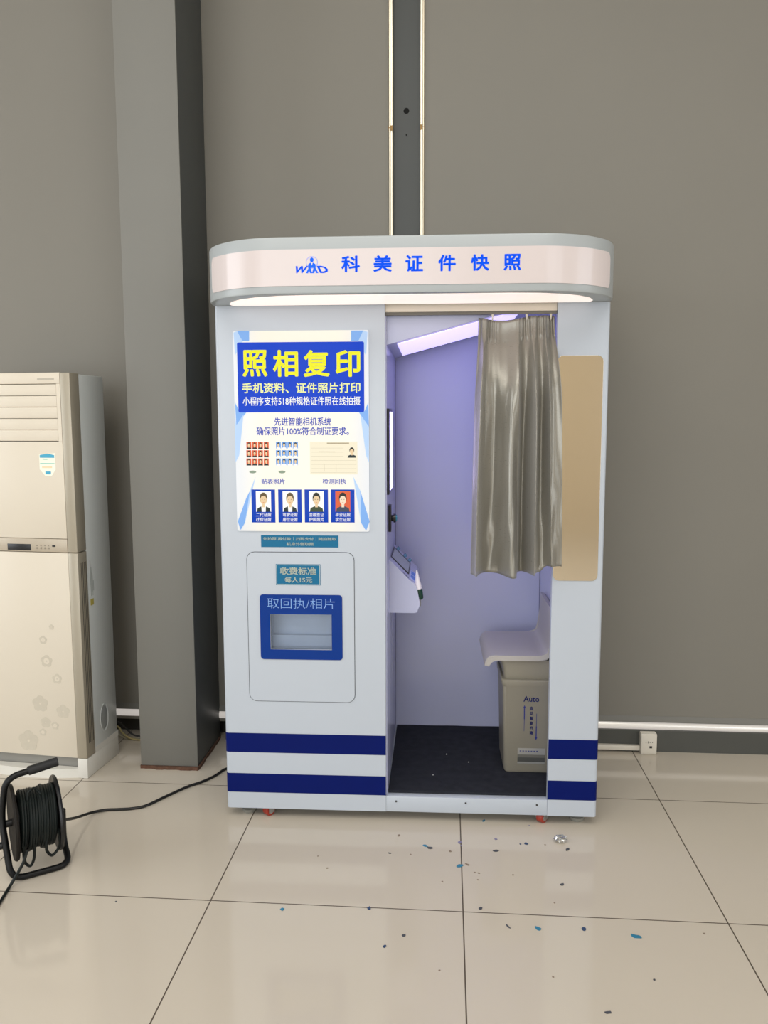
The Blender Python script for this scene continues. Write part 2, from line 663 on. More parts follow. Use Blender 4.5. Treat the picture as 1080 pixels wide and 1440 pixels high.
def on_front(px, py, ly=0.0):
    """place on the booth's front plane (offset ly) read off the survey photo"""
    d = _r*((px-540)/F_PX)+_d*((py-720)/F_PX)+_f
    o = Vector((0, 0, EYE))
    b = Vector((BX, BY, 0))
    t = ((b-o).dot(_ey)+ly)/d.dot(_ey)
    p = o+d*t-b
    return p.dot(_ex), p.z


def F(px, py):
    return on_front(px, py, 0.0)


def on_floor(px, py, z=0.0):
    d = _r*((px-540)/F_PX)+_d*((py-720)/F_PX)+_f
    t = (z-EYE)/d.z
    return Vector((0, 0, EYE))+d*t


# -- shell
TOP = 1.925
bm = bmesh.new()
arc = [(0.012-0.012*math.cos(a), 0.012-0.012*math.sin(a)) for a in [PI/2*i/6 for i in range(7)]]
# left side with rounded corner
pl = [(0.0, 0.715)]+arc+[(0.0125, 0.02), (0.015, 0.03), (0.015, 0.715)]
add_prism(bm, pl, 0.04, TOP)
side_l = obj('side_panel', bm, WHITE, booth, smooth=True)
bm = bmesh.new()
arcr = [(1.388+0.012*math.sin(a), 0.012-0.012*math.cos(a)) for a in [PI/2*i/6 for i in range(7)]]
pr = [(1.2175, 0.0)]+arcr+[(1.40, 0.715), (1.385, 0.715), (1.385, 0.03), (1.2175, 0.03)]
add_prism(bm, pr, 0.04, TOP)
side_r = obj('side_panel', bm, WHITE, booth, smooth=True)
# slot opening in the left front
sw0, sz1 = F(380, 863)
sw1, sz0 = F(467, 914)
SLOT = rect(sw0, sw1, sz0, sz1)
front = plate('front_panel', rect(0.012, 0.6115, 0.04, TOP), [SLOT], 0.0, 0.02, WHITE, booth)
bm = bmesh.new()
add_box(bm, 0.602, 0.616, 0.02, 0.705, 0.1, TOP)
part_w = obj('partition', bm, INNER, booth)
bm = bmesh.new()
add_box(bm, 1.268, 1.283, 0.03, 0.705, 0.1, TOP)
inner_r = obj('inner_side_wall', bm, INNER, booth)
bm = bmesh.new()
add_box(bm, 0.015, 1.385, 0.705, 0.715, 0.04, TOP)
back_p = obj('back_panel', bm, INNER, booth)
bm = bmesh.new()
add_box(bm, 0.015, 1.385, 0.03, 0.705, 0.045, 0.1)
base_f = obj('base_frame', bm, WHITE, booth)
bm = bmesh.new()
add_box(bm, 0.6115, 1.2175, 0.0008, 0.03, 0.04, 0.1005, 0.002, 2)
thr = obj('threshold', bm, WHITE, booth, smooth=True)
for sx in (0.650, 0.913, 1.179):
    bm = bmesh.new()
    add_cyl(bm, (sx, 0.002, 0.0812), (sx, -0.0015, 0.0812), 0.0042, 0.0032, n=14)
    obj('screw', bm, mat('dark_screw', '4b4a48', 0.4, 0.6), thr)
# narrow dark corner seams inside (back corners)
for cx in (0.6165, 1.2665):
    box('corner_seam', cx-0.0008, cx+0.0014, 0.7022, 0.705, 0.11, 1.78, mat('seam_grey', '6f7290', 0.6), back_p)
for sx0 in (0.688, 0.7):
    pass
# -- stripes
for nm, a, b in (('stripe', 0.339, 0.263), ('stripe', 0.179, 0.104)):
    bm = bmesh.new()
    ar = [(x-0.0006*0, y) for x, y in arc]
    o = 0.0008
    outer = [(-o, 0.60)]+[(0.012-(0.012+o)*math.cos(t), 0.012-(0.012+o)*math.sin(t)) for t in [PI/2*i/6 for i in range(7)]]+[(0.6115, -o)]
    inner = [(0.6115, 0.0001)]+arc[::-1]+[(0.0001, 0.60)]
    add_prism(bm, outer+inner, b, a)
    obj('stripe', bm, NAVY, front, smooth=True)
    bm = bmesh.new()
    outer = [(1.2168, -o)]+[(1.388+(0.012+o)*math.sin(t), 0.012-(0.012+o)*math.cos(t)) for t in [PI/2*i/6 for i in range(7)]]+[(1.40+o, 0.60)]
    inner = [(1.3999, 0.60)]+arcr[::-1]+[(1.2168, 0.0001)]
    add_prism(bm, outer+inner, b, a)
    obj('stripe', bm, NAVY, side_r, smooth=True)
# -- mirror on the right post
mir = plate('mirror', rrect(1.2195, 1.3795, 0.938, 1.742, 0.022, 6), [], -0.003, 0.0028, MIRROR, booth, bev=0.0008)

# -- header
def header_outline(off=0.0, back=0.71):
    a, b = 0.29+off, 0.25+off
    out = []
    for i in range(17):
        t = PI/2*i/16
        out.append((0.285-a*math.cos(t), -b*math.sin(t)))
    for i in range(17):
        t = PI/2*(1-i/16)
        out.append((1.11+a*math.cos(t), -b*math.sin(t)))
    return out


ol = header_outline()
bm = bmesh.new()
ZB, ZT = 1.926, 2.107
full = [(-0.005, 0.71)]+ol+[(1.40, 0.71)]
rings = []
for off, z in ((-0.006, ZB), (-0.002, ZB+0.0015), (0.0, ZB+0.006), (0.0, ZT-0.008), (-0.002, ZT-0.002), (-0.008, ZT)):
    oo = header_outline(off)
    rings.append([bm.verts.new((x, y, z)) for x, y in [(-0.005-off, 0.71)]+oo+[(1.40+off, 0.71)]])
for A, B in zip(rings[:-1], rings[1:]):
    n = len(A)
    for k in range(n):
        bm.faces.new((A[k], A[(k+1) % n], B[(k+1) % n], B[k]))
bm.faces.new(rings[0][::-1])
bm.faces.new(rings[-1])
head = obj('header', bm, HEAD, booth, smooth=True)
# lit acrylic band
z0, z1 = 1.951, 2.066
bm = bmesh.new()
path = header_outline(0.003)
path2 = []
for i in range(len(path)-1):
    for k in range(3):
        t = k/3
        path2.append((path[i][0]*(1-t)+path[i+1][0]*t, path[i][1]*(1-t)+path[i+1][1]*t))
path2.append(path[-1])
path2 = [p for p in path2 if p[1] < -0.116]
acc = [0]
for i in range(1, len(path2)):
    acc.append(acc[-1]+math.hypot(path2[i][0]-path2[i-1][0], path2[i][1]-path2[i-1][1]))
Lt = acc[-1]
rc = 0.016
prev = None
fr_, bk_ = [], []
for (x, y), s in zip(path2, acc):
    e = min(s, Lt-s)
    inset = rc-math.sqrt(max(0, rc*rc-(rc-e)**2)) if e < rc else 0
    fr_.append([bm.verts.new((x, y, z0+inset)), bm.verts.new((x, y, z1-inset))])
    nx, ny = (x-min(max(x, 0.285), 1.11)), y
    q = math.hypot(nx, ny)
    bk_.append([bm.verts.new((x-nx/q*0.003, y-ny/q*0.003, z0+inset)), bm.verts.new((x-nx/q*0.003, y-ny/q*0.003, z1-inset))])
for i in range(len(fr_)-1):
    bm.faces.new((fr_[i][0], fr_[i+1][0], fr_[i+1][1], fr_[i][1]))
    bm.faces.new((bk_[i][0], bk_[i][1], bk_[i+1][1], bk_[i+1][0]))
    bm.faces.new((fr_[i][1], fr_[i+1][1], bk_[i+1][1], bk_[i][1]))
    bm.faces.new((fr_[i][0], bk_[i][0], bk_[i+1][0], fr_[i+1][0]))
lit_band = obj('lit_sign_face', bm, SIGN_WHITE, head, smooth=True)
# characters of the sign, each fitted to its place on the flat front
ys = -0.2532
for ch, a, b in (('科', 480, 506), ('美', 525, 551), ('证', 570, 595), ('件', 616, 641), ('快', 662, 688), ('照', 708, 733)):
    xa, zb = on_front(a, 383-(a-480)*0.011, ys)
    xb, zt = on_front(b, 359.5-(b-480)*0.011, ys)
    text('sign_lettering', ch, xa, xb, zb, zt, ys, SIGN_BLUE, head, bold=0.022)
# emblem: bust in a ring over slanted letters
ex0, ez0 = on_front(416, 384.5, ys)
ex1, ez1 = on_front(461, 373.5, ys)
text('emblem_lettering', 'W', ex0, ex0+0.040, ez0, ez1, ys, SIGN_BLUE, head, shear=0.35, bold=0.03)
text('emblem_lettering', 'D', ex1-0.036, ex1, ez0, ez1, ys, SIGN_BLUE, head, shear=-0.35, bold=0.03)
mid = (ex0+ex1)/2+0.001
cx, cz = on_front(438.5, 369, ys)
lay = []
for k in (-1, 1):
    lay.append(([(mid+k*0.010-0.0105, ez0), (mid+k*0.010+0.0105, ez0), (mid+k*0.007, ez1+0.001)], SIGN_BLUE, ys-0.0003))
    lay.append(([(mid+k*0.010-0.003, ez0), (mid+k*0.010+0.003, ez0), (mid+k*0.0095, ez0+0.008)], SIGN_WHITE, ys-0.0006))
rr = 0.0195
ring = [ell(cx, cz, rr, rr, 28), ell(cx, cz, rr-0.0022, rr-0.0022, 28)]
for i in range(28):
    j = (i+1) % 28
    lay.append(([ring[0][i], ring[0][j], ring[1][j], ring[1][i]], SIGN_RING, ys-0.0002))
lay.append((ell(cx, cz+0.008, 0.006, 0.0075, 16), SIGN_BLUE, ys-0.0004))
lay.append(([(cx-0.0125, cz-0.017), (cx+0.0125, cz-0.017), (cx+0.012, cz-0.006), (cx+0.005, cz-0.001), (cx-0.005, cz-0.001), (cx-0.012, cz-0.006)], SIGN_BLUE, ys-0.0004))
lay.append(([(cx-0.003, cz-0.001), (cx+0.003, cz-0.001), (cx, cz-0.010)], SIGN_WHITE, ys-0.0006))
flat_art('emblem', lay, head)
# lit panel on the underside of the header
bm = bmesh.new()
ua = [(0.072, -0.012), (0.068, -0.045), (0.085, -0.09), (0.13, -0.145), (0.19, -0.185), (0.27, -0.212), (0.36, -0.222)]
ub = [(1.396-x, y) for x, y in ua][::-1]
add_prism(bm, ua+ub, ZB-0.003, ZB+0.001)
obj('underlight', bm, UNDER_WHITE, head)
# curtain rail with its track
box('curtain_rail', 0.613, 1.2165, 0.006, 0.03, 1.898, 1.9255, BEIGE, booth, 0.002)
box('curtain_track', 0.613, 1.2165, 0.012, 0.026, 1.888, 1.898, mat('track_dark', '6a675f', 0.5), booth)

# -- sloping ceiling with its lamp
def slope(x):
    return 1.788+0.262*(x-0.616)


bm = bmesh.new()
xr = 1.14
pf = [(0.616, slope(0.616)), (xr, slope(xr)), (xr, TOP), (0.616, TOP)]
add_prism(bm, pf, 0.045, 0.7045, lambda a, b, c: (a, c, b))
soff = obj('sloping_ceiling', bm, INNER, booth)
bm = bmesh.new()
add_box(bm, xr, 1.268, 0.045, 0.7045, TOP-0.006, TOP)
obj('ceiling_panel', bm, INNER, booth)
bm = bmesh.new()
pf = [(0.652, slope(0.652)-0.004), (1.10, slope(1.10)-0.004), (1.10, slope(1.10)+0.002), (0.652, slope(0.652)+0.002)]
add_prism(bm, pf, 0.10, 0.625, lambda a, b, c: (a, c, b))
obj('lamp_diffuser', bm, LAMP_PANEL, soff)

# -- camera wall: lit display, camera, console
mon = box('display', 0.616, 0.624, 0.035, 0.245, 1.245, 1.56, BLACK, booth, 0.002)
box('display_lamp', 0.6242, 0.6262, 0.095, 0.24, 1.258, 1.548, LAMP_STRIP, mon)
wc = box('camera_mount', 0.616, 0.6265, 0.125, 0.165, 1.095, 1.197, BLACK, booth, 0.002)
bm = bmesh.new()
add_tube(bm, [(0.626, 0.145, 1.146), (0.635, 0.145, 1.146), (0.635, 0.145, 1.146), (0.644, 0.145, 1.146)], [0.012, 0.013, 0.017, 0.0165], 20)
obj('camera_lens', bm, mat('lens_black', '101418', 0.15), wc, smooth=True)
bm = bmesh.new()
add_tube(bm, [(0.6435, 0.145, 1.146), (0.6475, 0.145, 1.146), (0.6495, 0.145, 1.146)], [0.0145, 0.012, 0.005], 20)
obj('lens_glass', bm, mat('lens_teal_glass', '2f7f96', 0.05), wc, smooth=True)

CN = [(0.612, 0.978), (0.693, 0.896), (0.716, 0.878), (0.724, 0.86), (0.7345, 0.806), (0.7335, 0.79), (0.724, 0.767), (0.715, 0.763), (0.612, 0.763)]
bm = bmesh.new()
add_prism(bm, CN, 0.2, 0.60, lambda a, b, c: (a, c, b))
con = obj('console', bm, INNER, booth)


def cslope(x):
    return 0.978-(0.978-0.896)/(0.693-0.612)*(x-0.612)


def on_slope(u, v, d):       # u along the slope (x), v = depth y
    n = Vector((0.711, 0, 0.703))
    return (u+n.x*d, v, cslope(u)+n.z*d)


def slope_slab(name, u0, u1, v0, v1, d, m, par):
    bm = bmesh.new()
    for k in (-0.002, d):
        pass
    a = [bm.verts.new(on_slope(u, v, -0.002)) for u, v in ((u0, v0), (u1, v0), (u1, v1), (u0, v1))]
    b = [bm.verts.new(on_slope(u, v, d)) for u, v in ((u0, v0), (u1, v0), (u1, v1), (u0, v1))]
    bm.faces.new(a[::-1])
    bm.faces.new(b)
    for i in range(4):
        bm.faces.new((a[i], a[(i+1) % 4], b[(i+1) % 4], b[i]))
    return obj(name, bm, m, par)


slope_slab('touch_screen_bezel', 0.617, 0.688, 0.285, 0.53, 0.003, BLACK, con)
slope_slab('touch_screen', 0.620, 0.684, 0.29, 0.505, 0.0036, mat('screen_grey', '7d848e', 0.1, emit=0.12, emit_hex='9098a8'), con)
# keypad on the lower slope
bm = bmesh.new()
kp = lambda u, v, d: (0.693+(0.023)*u+0.6*d, 0.24+0.17*v, 0.896-0.018*u+0.8*d)
def kslab(name, u0, u1, v0, v1, d, m):
    bm = bmesh.new()
    a = [bm.verts.new(kp(u, v, -0.001)) for u, v in ((u0, v0), (u1, v0), (u1, v1), (u0, v1))]
    b = [bm.verts.new(kp(u, v, d)) for u, v in ((u0, v0), (u1, v0), (u1, v1), (u0, v1))]
    bm.faces.new(a[::-1]); bm.faces.new(b)
    for i in range(4):
        bm.faces.new((a[i], a[(i+1) % 4], b[(i+1) % 4], b[i]))
    return obj(name, bm, m, con)
kslab('instruction_sticker', 0.0, 0.95, 0.0, 1.0, 0.001, mat('sticker_pale_blue', 'b9c6ee', 0.4))
kslab('sticker_print', 0.15, 0.85, 0.12, 0.45, 0.0016, mat('sticker_blue', '5a86d8', 0.4))
kslab('sticker_print', 0.15, 0.85, 0.55, 0.9, 0.0016, MATS['sticker_blue'])
slope_slab('button_mark', 0.668, 0.690, 0.215, 0.222, 0.001, mat('ink_dark', '3a3d55', 0.5), con)
# small knobs beyond the screen
for vx, vy in ((0.632, 0.562), (0.662, 0.562), (0.682, 0.562)):
    bm = bmesh.new()
    add_cyl(bm, on_slope(vx, vy, -0.002), on_slope(vx, vy, 0.012), 0.008, 0.007, n=14)
    obj('button', bm, mat('button_teal', '6f9fb8', 0.25), con, smooth=True)
# scanner nozzle on the console's nose
bm = bmesh.new()
add_tube(bm, [(0.722, 0.225, 0.93), (0.724, 0.225, 0.905), (0.727, 0.225, 0.872), (0.7285, 0.225, 0.855)], [0.0025, 0.007, 0.013, 0.014], 16)
obj('scanner_cone', bm, mat('scanner_white', 'efe9ef', 0.35), con, smooth=True)
bm = bmesh.new()
add_tube(bm, [(0.728, 0.225, 0.856), (0.729, 0.225, 0.852), (0.7345, 0.225, 0.818), (0.735, 0.225, 0.813)], [0.012, 0.0155, 0.015, 0.011], 16)
obj('scanner_body', bm, mat('scanner_dark_green', '0c3a2c', 0.25), con, smooth=True)
bm = bmesh.new()
add_tube(bm, [(0.7345, 0.225, 0.814), (0.7365, 0.225, 0.80), (0.737, 0.225, 0.785)], [0.003, 0.003, 0.002], 8)
obj('scanner_cable', bm, GREYM, con, smooth=True)
# faint access panel lines low on the partition
box('service_cover', 0.616, 0.6172, 0.40, 0.66, 0.45, 0.72, INNER, part_w, 0.0004)

# -- casters and levelling feet
for cxx in (0.156, 1.203):
    c = empty('caster', (cxx, 0.03, 0))
    c.parent = booth
    c.rotation_euler = (0, 0, math.radians(-42))
    bm = bmesh.new()
    add_tube(bm, [(-0.0135, 0, 0.0215), (-0.012, 0, 0.0215), (0.012, 0, 0.0215), (0.0135, 0, 0.0215)], [0.018, 0.0212, 0.0212, 0.018], 22)
    obj('caster_wheel', bm, ORANGE, c, smooth=True)
    bm = bmesh.new()
    add_cyl(bm, (-0.0165, 0, 0.0215), (0.0165, 0, 0.0215), 0.011, n=14)
    obj('wheel_hub', bm, mat('hub_grey', 'a3a39e', 0.4), c, smooth=True)
    bm = bmesh.new()
    add_box(bm, -0.019, -0.0165, -0.013, 0.013, 0.015, 0.044)
    add_box(bm, 0.0165, 0.019, -0.013, 0.013, 0.015, 0.044)
    add_box(bm, -0.019, 0.019, -0.016, 0.016, 0.0425, 0.0455)
    obj('caster_fork', bm, GREYM, c)
for cxx in (0.072, 1.338):
    bm = bmesh.new()
    add_tube(bm, [(cxx, 0.06, 0.0), (cxx, 0.06, 0.004), (cxx, 0.06, 0.013), (cxx, 0.06, 0.018), (cxx, 0.06, 0.02), (cxx, 0.06, 0.046)], [0.026, 0.028, 0.027, 0.012, 0.006, 0.006], 22)
    obj('levelling_foot', bm, mat('foot_grey', '85847c', 0.5), booth, smooth=True)

# -- backlit poster
PE = 0.62
P_BG = None


def poster_bg():
    m = bpy.data.materials.new('poster_backlit_cream')
    m.use_nodes = True
    nt = m.node_tree
    b = nt.nodes['Principled BSDF']
    tc = nt.nodes.new('ShaderNodeTexCoord')
    sp = nt.nodes.new('ShaderNodeSeparateXYZ')
    nt.links.new(tc.outputs['Object'], sp.inputs[0])
    su = nt.nodes.new('ShaderNodeMath'); su.operation = 'SUBTRACT'; su.inputs[1].default_value = 0.31
    ab = nt.nodes.new('ShaderNodeMath'); ab.operation = 'ABSOLUTE'
    nt.links.new(sp.outputs[0], su.inputs[0]); nt.links.new(su.outputs[0], ab.inputs[0])
    mr = nt.nodes.new('ShaderNodeMapRange')
    mr.interpolation_type = 'SMOOTHSTEP'
    mr.inputs['From Min'].default_value = 0.12
    mr.inputs['From Max'].default_value = 0.25
    nt.links.new(ab.outputs[0], mr.inputs[0])
    mx = nt.nodes.new('ShaderNodeMix'); mx.data_type = 'RGBA'
    nt.links.new(mr.outputs[0], mx.inputs['Factor'])
    mx.inputs['A'].default_value = lin('f7efdc')
    mx.inputs['B'].default_value = lin('d3dcec')
    b.inputs['Base Color'].default_value = lin('a5a39b')
    b.inputs['Specular IOR Level'].default_value = 0.25
    nt.links.new(mx.outputs['Result'], b.inputs['Emission Color'])
    b.inputs['Emission Strength'].default_value = PE
    b.inputs['Roughness'].default_value = 0.1
    return m


P_BG = poster_bg()
P_BLUE = lit('poster_blue', '003cc4', PE)
P_BLUE2 = lit('poster_deep_blue', '043cb0', PE)
P_PALE = lit('poster_pale_blue', 'b4d0f2', PE)
P_MID = lit('poster_mid_blue', '7fadea', PE)
P_YEL = lit('poster_yellow', 'f4f23a', PE)
P_LEM = lit('poster_lemon', 'f3f5b0', PE)
P_WHT = lit('poster_white', 'f6f6f2', PE)
P_TXT = lit('poster_violet_blue', '4a5cc0', PE)
P_ORG = lit('poster_orange', 'd9603a', PE)
P_SKY = lit('poster_sky', '6f9fe0', PE)
P_HAIR = lit('poster_hair', '35342c', PE*0.6)
P_SKIN = lit('poster_skin', 'e3c79e', PE)
P_COAT = lit('poster_coat', '2f3a38', PE*0.6)
P_LINE = lit('poster_thin_line', 'c9bfa2', PE)
P_PAP = lit('poster_paper', 'ece4cc', PE)

tl, tr, bl_, br_ = F(328, 466), F(518, 464.5), F(334, 747), F(520, 747)
X0, X1, Z0, Z1 = 0.0665, 0.554, 1.114, 1.836
poster = plate('poster', rrect(X0, X1, Z0, Z1, 0.006, 3), [], -0.006, 0.0055, P_BG, booth)
yb = -0.0064


def Q(*pts):
    return [F(x, y) for x, y in pts]


# pale blue ribbons at the corners and sides
for _rb in ([
    (Q((334, 465.5), (351, 465.5), (351, 480), (341, 480)), P_MID, yb),
    (Q((494, 465), (511, 465), (504, 480), (494, 480)), P_MID, yb),
    (Q((329, 468), (334, 466), (342, 480), (331, 500)), P_PALE, yb),
    (Q((511, 465), (517, 467), (515, 500), (504, 480)), P_PALE, yb),
    (Q((331, 566), (337, 578), (347, 580), (333, 598)), P_MID, yb),
    (Q((518, 566), (519, 600), (505, 580), (513, 578)), P_MID, yb),
    (Q((331, 584), (333, 598), (343, 583), (337, 640), (332, 650)), P_PALE, yb-0.0002),
    (Q((519, 600), (519, 650), (515, 640), (507, 583)), P_PALE, yb-0.0002),
    (Q((360, 670), (345, 735), (339, 745), (335, 733), (352, 690)), P_PALE, yb),
    (Q((347, 700), (352, 690), (345, 735), (339, 745), (335, 733)), P_MID, yb-0.0002),
    (Q((497, 670), (507, 690), (520, 733), (515, 746), (508, 735)), P_PALE, yb),
    (Q((507, 690), (520, 733), (515, 746), (508, 735)), P_MID, yb-0.0002),
]):
    flat_art('blue_ribbon', [_rb], poster)
# blue title block
a = F(336, 580); b = F(512, 480)
plate('title_block', rrect(a[0], b[0], a[1], b[1]-0.001, 0.006, 3), [], -0.0074, 0.001, P_BLUE, poster)
yt = -0.0076


def ptext(name, s, px0, px1, py0, py1, m, bold, y=yt, **k):
    xa, zt = F(px0, py0)
    xb, zb = F(px1, py1)
    return text(name, s, xa, xb, zb, zt, y, m, poster, bold=bold, **k)


for ch, a, b in (('照', 341, 377), ('相', 384, 420), ('复', 427, 464), ('印', 472, 507)):
    ptext('title_lettering', ch, a, b, 492.5, 530, P_YEL, 0.02)
ptext('subtitle_lettering', '手机资料、证件照片打印', 341, 507, 538.5, 552.5, P_LEM, 0.014)
ptext('subtitle_lettering', '小程序支持518种规格证件照在线拍摄', 342, 507, 558, 570, P_WHT, 0.008)
ptext('slogan_lettering', '先进智能相机系统', 386, 466, 587, 598.5, P_TXT, 0.012, y=yb)
ptext('slogan_lettering', '确保照片100%符合制证要求。', 361, 491, 600.5, 612, P_TXT, 0.012, y=yb)
ptext('caption_lettering', '贴表照片', 368, 401, 672.5, 681, P_TXT, 0.008, y=yb)
ptext('caption_lettering', '检测回执', 454, 487, 672.5, 681, P_TXT, 0.008, y=yb)


def head_art(x0, x1, z0, z1, y, bg, hair, skin, coat, collar=None, face=True):
    """small printed portrait: ground, shoulders, neck, head, hair and features"""
    W, H = x1-x0, z1-z0
    cx = (x0+x1)/2
    L = [(rect(x0, x1, z0, z1), bg, y)]
    L.append(([(x0+W*0.04, z0), (x1-W*0.04, z0), (x1-W*0.10, z0+H*0.18), (cx+W*0.14, z0+H*0.27), (cx-W*0.14, z0+H*0.27), (x0+W*0.10, z0+H*0.18)], coat, y-0.0002))
    if collar:
        L.append(([(cx-W*0.13, z0), (cx+W*0.13, z0), (cx+W*0.15, z0+H*0.27), (cx-W*0.15, z0+H*0.27)], collar, y-0.0003))
    L.append((rect(cx-W*0.09, cx+W*0.09, z0+H*0.22, z0+H*0.42), skin, y-0.0004))
    L.append((ell(cx, z0+H*0.66, W*0.26, H*0.28, 18), hair, y-0.0004))
    L.append((ell(cx, z0+H*0.585, W*0.215, H*0.245, 18), skin, y-0.0006))
    L.append(([(cx-W*0.23, z0+H*0.66), (cx+W*0.23, z0+H*0.66), (cx+W*0.2, z0+H*0.85), (cx, z0+H*0.93), (cx-W*0.2, z0+H*0.85)], hair, y-0.0007))
    L.append((ell(cx, z0+H*0.69, W*0.17, H*0.08, 12), skin, y-0.0008))
    if face:
        for k in (-1, 1):
            L.append((ell(cx+k*W*0.085, z0+H*0.605, W*0.035, H*0.012, 8), hair, y-0.0009))
        L.append((ell(cx, z0+H*0.46, W*0.06, H*0.010, 8), P_ORG, y-0.0009))
    return L


def sheet(name, px0, px1, rows, bg, coat):
    L = []
    for (py0, py1) in rows:
        for i in range(4):
            wq = (px1-px0)/4
            xa, zt = F(px0+wq*i+0.5, py0)
            xb, zb = F(px0+wq*(i+1)-0.5, py1)
            L += head_art(xa, xb, zb, zt, yb-0.0002, bg, P_HAIR, P_SKIN, coat, face=False)
    return flat_art(name, L, poster)


RW = ((621.5, 631.5), (633, 643), (644.5, 654.5))
sheet('red_photo_sheet', 346.5, 379, RW, P_ORG, P_COAT)
sheet('blue_photo_sheet', 388, 420, RW, P_SKY, P_WHT)
for px in (351, 392):
    xa, zt = F(px, 661.5); xb, zb = F(px+10, 665.5)
    flat_art('caption_mark', [(ell((xa+xb)/2, (zt+zb)/2, (xb-xa)/2, (zt-zb)/2, 14), lit('poster_grey_green', '8a9a86', PE), yb-0.0002)], poster)
# certificate
xa, zt = F(436, 621); xb, zb = F(503, 667)
L = [(rect(xa, xb, zb, zt), P_PAP, yb-0.0002)]
for i in range(8):
    z = zb+(zt-zb)*(i+0.4)/8
    L.append((rect(xa+0.004, xb-(0.05 if 3 < i < 7 else 0.004), z, z+0.0009), P_LINE, yb-0.0004))
for k in (0.3, 0.55):
    L.append((rect(xa+(xb-xa)*k, xa+(xb-xa)*k+0.0009, zb+0.01, zb+(zt-zb)*0.32), P_LINE, yb-0.0004))
L.append((rect(xa+0.062, xb-0.03, zt-0.007, zt-0.004), lit('poster_brown_ink', '9c8e70', PE), yb-0.0004))
L.append((rect(xa+0.032, xa+0.092, zt-0.038, zt-0.036), MATS['poster_brown_ink'], yb-0.0004))
pa, pt = F(488.5, 628); pb, pz = F(501.5, 643.5)
L += head_art(pa, pb, pz, pt, yb-0.0005, P_PAP, P_HAIR, P_SKIN, P_COAT, face=False)
flat_art('certificate', L, poster)
# four portrait cards
cards = ((354, 388, 'f', '二代证照', '社保证照'), (391.5, 425, 'f', '驾驶证照', '居住证照'), (428.5, 462, 'm', '金融签证', '护照照片'), (465.5, 499, 'r', '毕业证照', '学生证照'))
for pa_, pb_, kind, t1, t2 in cards:
    xa, zt = F(pa_, 688); xb, zb = F(pb_, 734.5)
    L = [(rect(xa, xb, zb, zt), P_BLUE2, yb-0.0004)]
    qa, qt = F(pa_+6.3, 690.5); qb, qz = F(pb_-6, 719.5)
    if kind == 'f':
        L += head_art(qa, qb, qz, qt, yb-0.0007, P_WHT, lit('poster_dark_brown', '6b5a3c', PE*0.7), P_SKIN, P_COAT, P_WHT)
    elif kind == 'm':
        L += head_art(qa, qb, qz, qt, yb-0.0007, P_WHT, P_HAIR, P_SKIN, lit('poster_olive', '46543a', PE*0.6))
    else:
        L += head_art(qa, qb, qz, qt, yb-0.0007, P_ORG, P_HAIR, lit('poster_light_skin', 'ecd9be', PE), lit('poster_slate', '4a5262', PE*0.6))
    flat_art('portrait_card', L, poster)
    for tt, y0_, y1_ in ((t1, 720.7, 726.2), (t2, 727.5, 733)):
        ptext('card_lettering', tt, pa_+6.5, pb_-6, y0_, y1_, P_WHT, 0.004, y=yb-0.0006, shear=0.12)

# -- teal stickers, pick-up door
def sticker(name, px0, px1, py0, py1, lines, ly, par):
    xa, zt = F(px0, py0); xb, zb = F(px1, py1)
    st = plate(name, rect(xa, xb, zb, zt), [], ly, 0.0006, TEAL, par)
    fr = 0.0012
    for (s, a, b, c, d, bo) in lines:
        ta, tz = F(a, c); tb, tb2 = F(b, d)
        text('sticker_lettering', s, ta, tb, tb2, tz, ly-0.0001, STICKW, st, bold=bo, thick=0.0003)
    e = 0.0022
    flat_art('sticker_border', [(rect(xa+e, xb-e, zt-e-fr, zt-e), STICKW, ly-0.0002), (rect(xa+e, xb-e, zb+e, zb+e+fr), STICKW, ly-0.0002),
                                (rect(xa+e, xa+e+fr, zb+e, zt-e), STICKW, ly-0.0002), (rect(xb-e-fr, xb-e, zb+e, zt-e), STICKW, ly-0.0002)], st) if name == 'price_sticker' else None
    return st


sticker('notice_sticker', 367, 476, 752.5, 770, [('先拍照 再付款｜扫码支付｜随拍随取', 370, 473, 755, 760.5, 0.012), ('机身外侧取照', 403, 441, 762.5, 767.5, 0.012)], -0.0007, front)
door_out = rrect(0.0985, 0.4955, 0.467, 1.0345, 0.028, 6)
plate('door_gap', rrect(0.0965, 0.4975, 0.465, 1.0365, 0.030, 6), [SLOT], -0.0009, 0.0008, DARK, front)
door = plate('access_door', door_out, [SLOT], -0.0022, 0.0021, WHITE, booth, bev=0.0)
sticker('price_sticker', 388, 451, 793, 823, [('收费标准', 394, 445, 797.5, 808.5, 0.02), ('每人15元', 400.5, 439.5, 811, 819.5, 0.018)], -0.0029, door)
fa, ft = F(365.5, 835.5); fb_, fz = F(482, 928)
sf = plate('slot_frame', rrect(fa, fb_, fz, ft, 0.012, 5), [SLOT], -0.0052, 0.003, FRAMEB, door)
ta, tz = F(376, 840.5); tb, tb2 = F(471, 856)
text('slot_lettering', '取回执/相片', ta, tb, tb2, tz, -0.0053, THINW, sf, bold=-0.012)
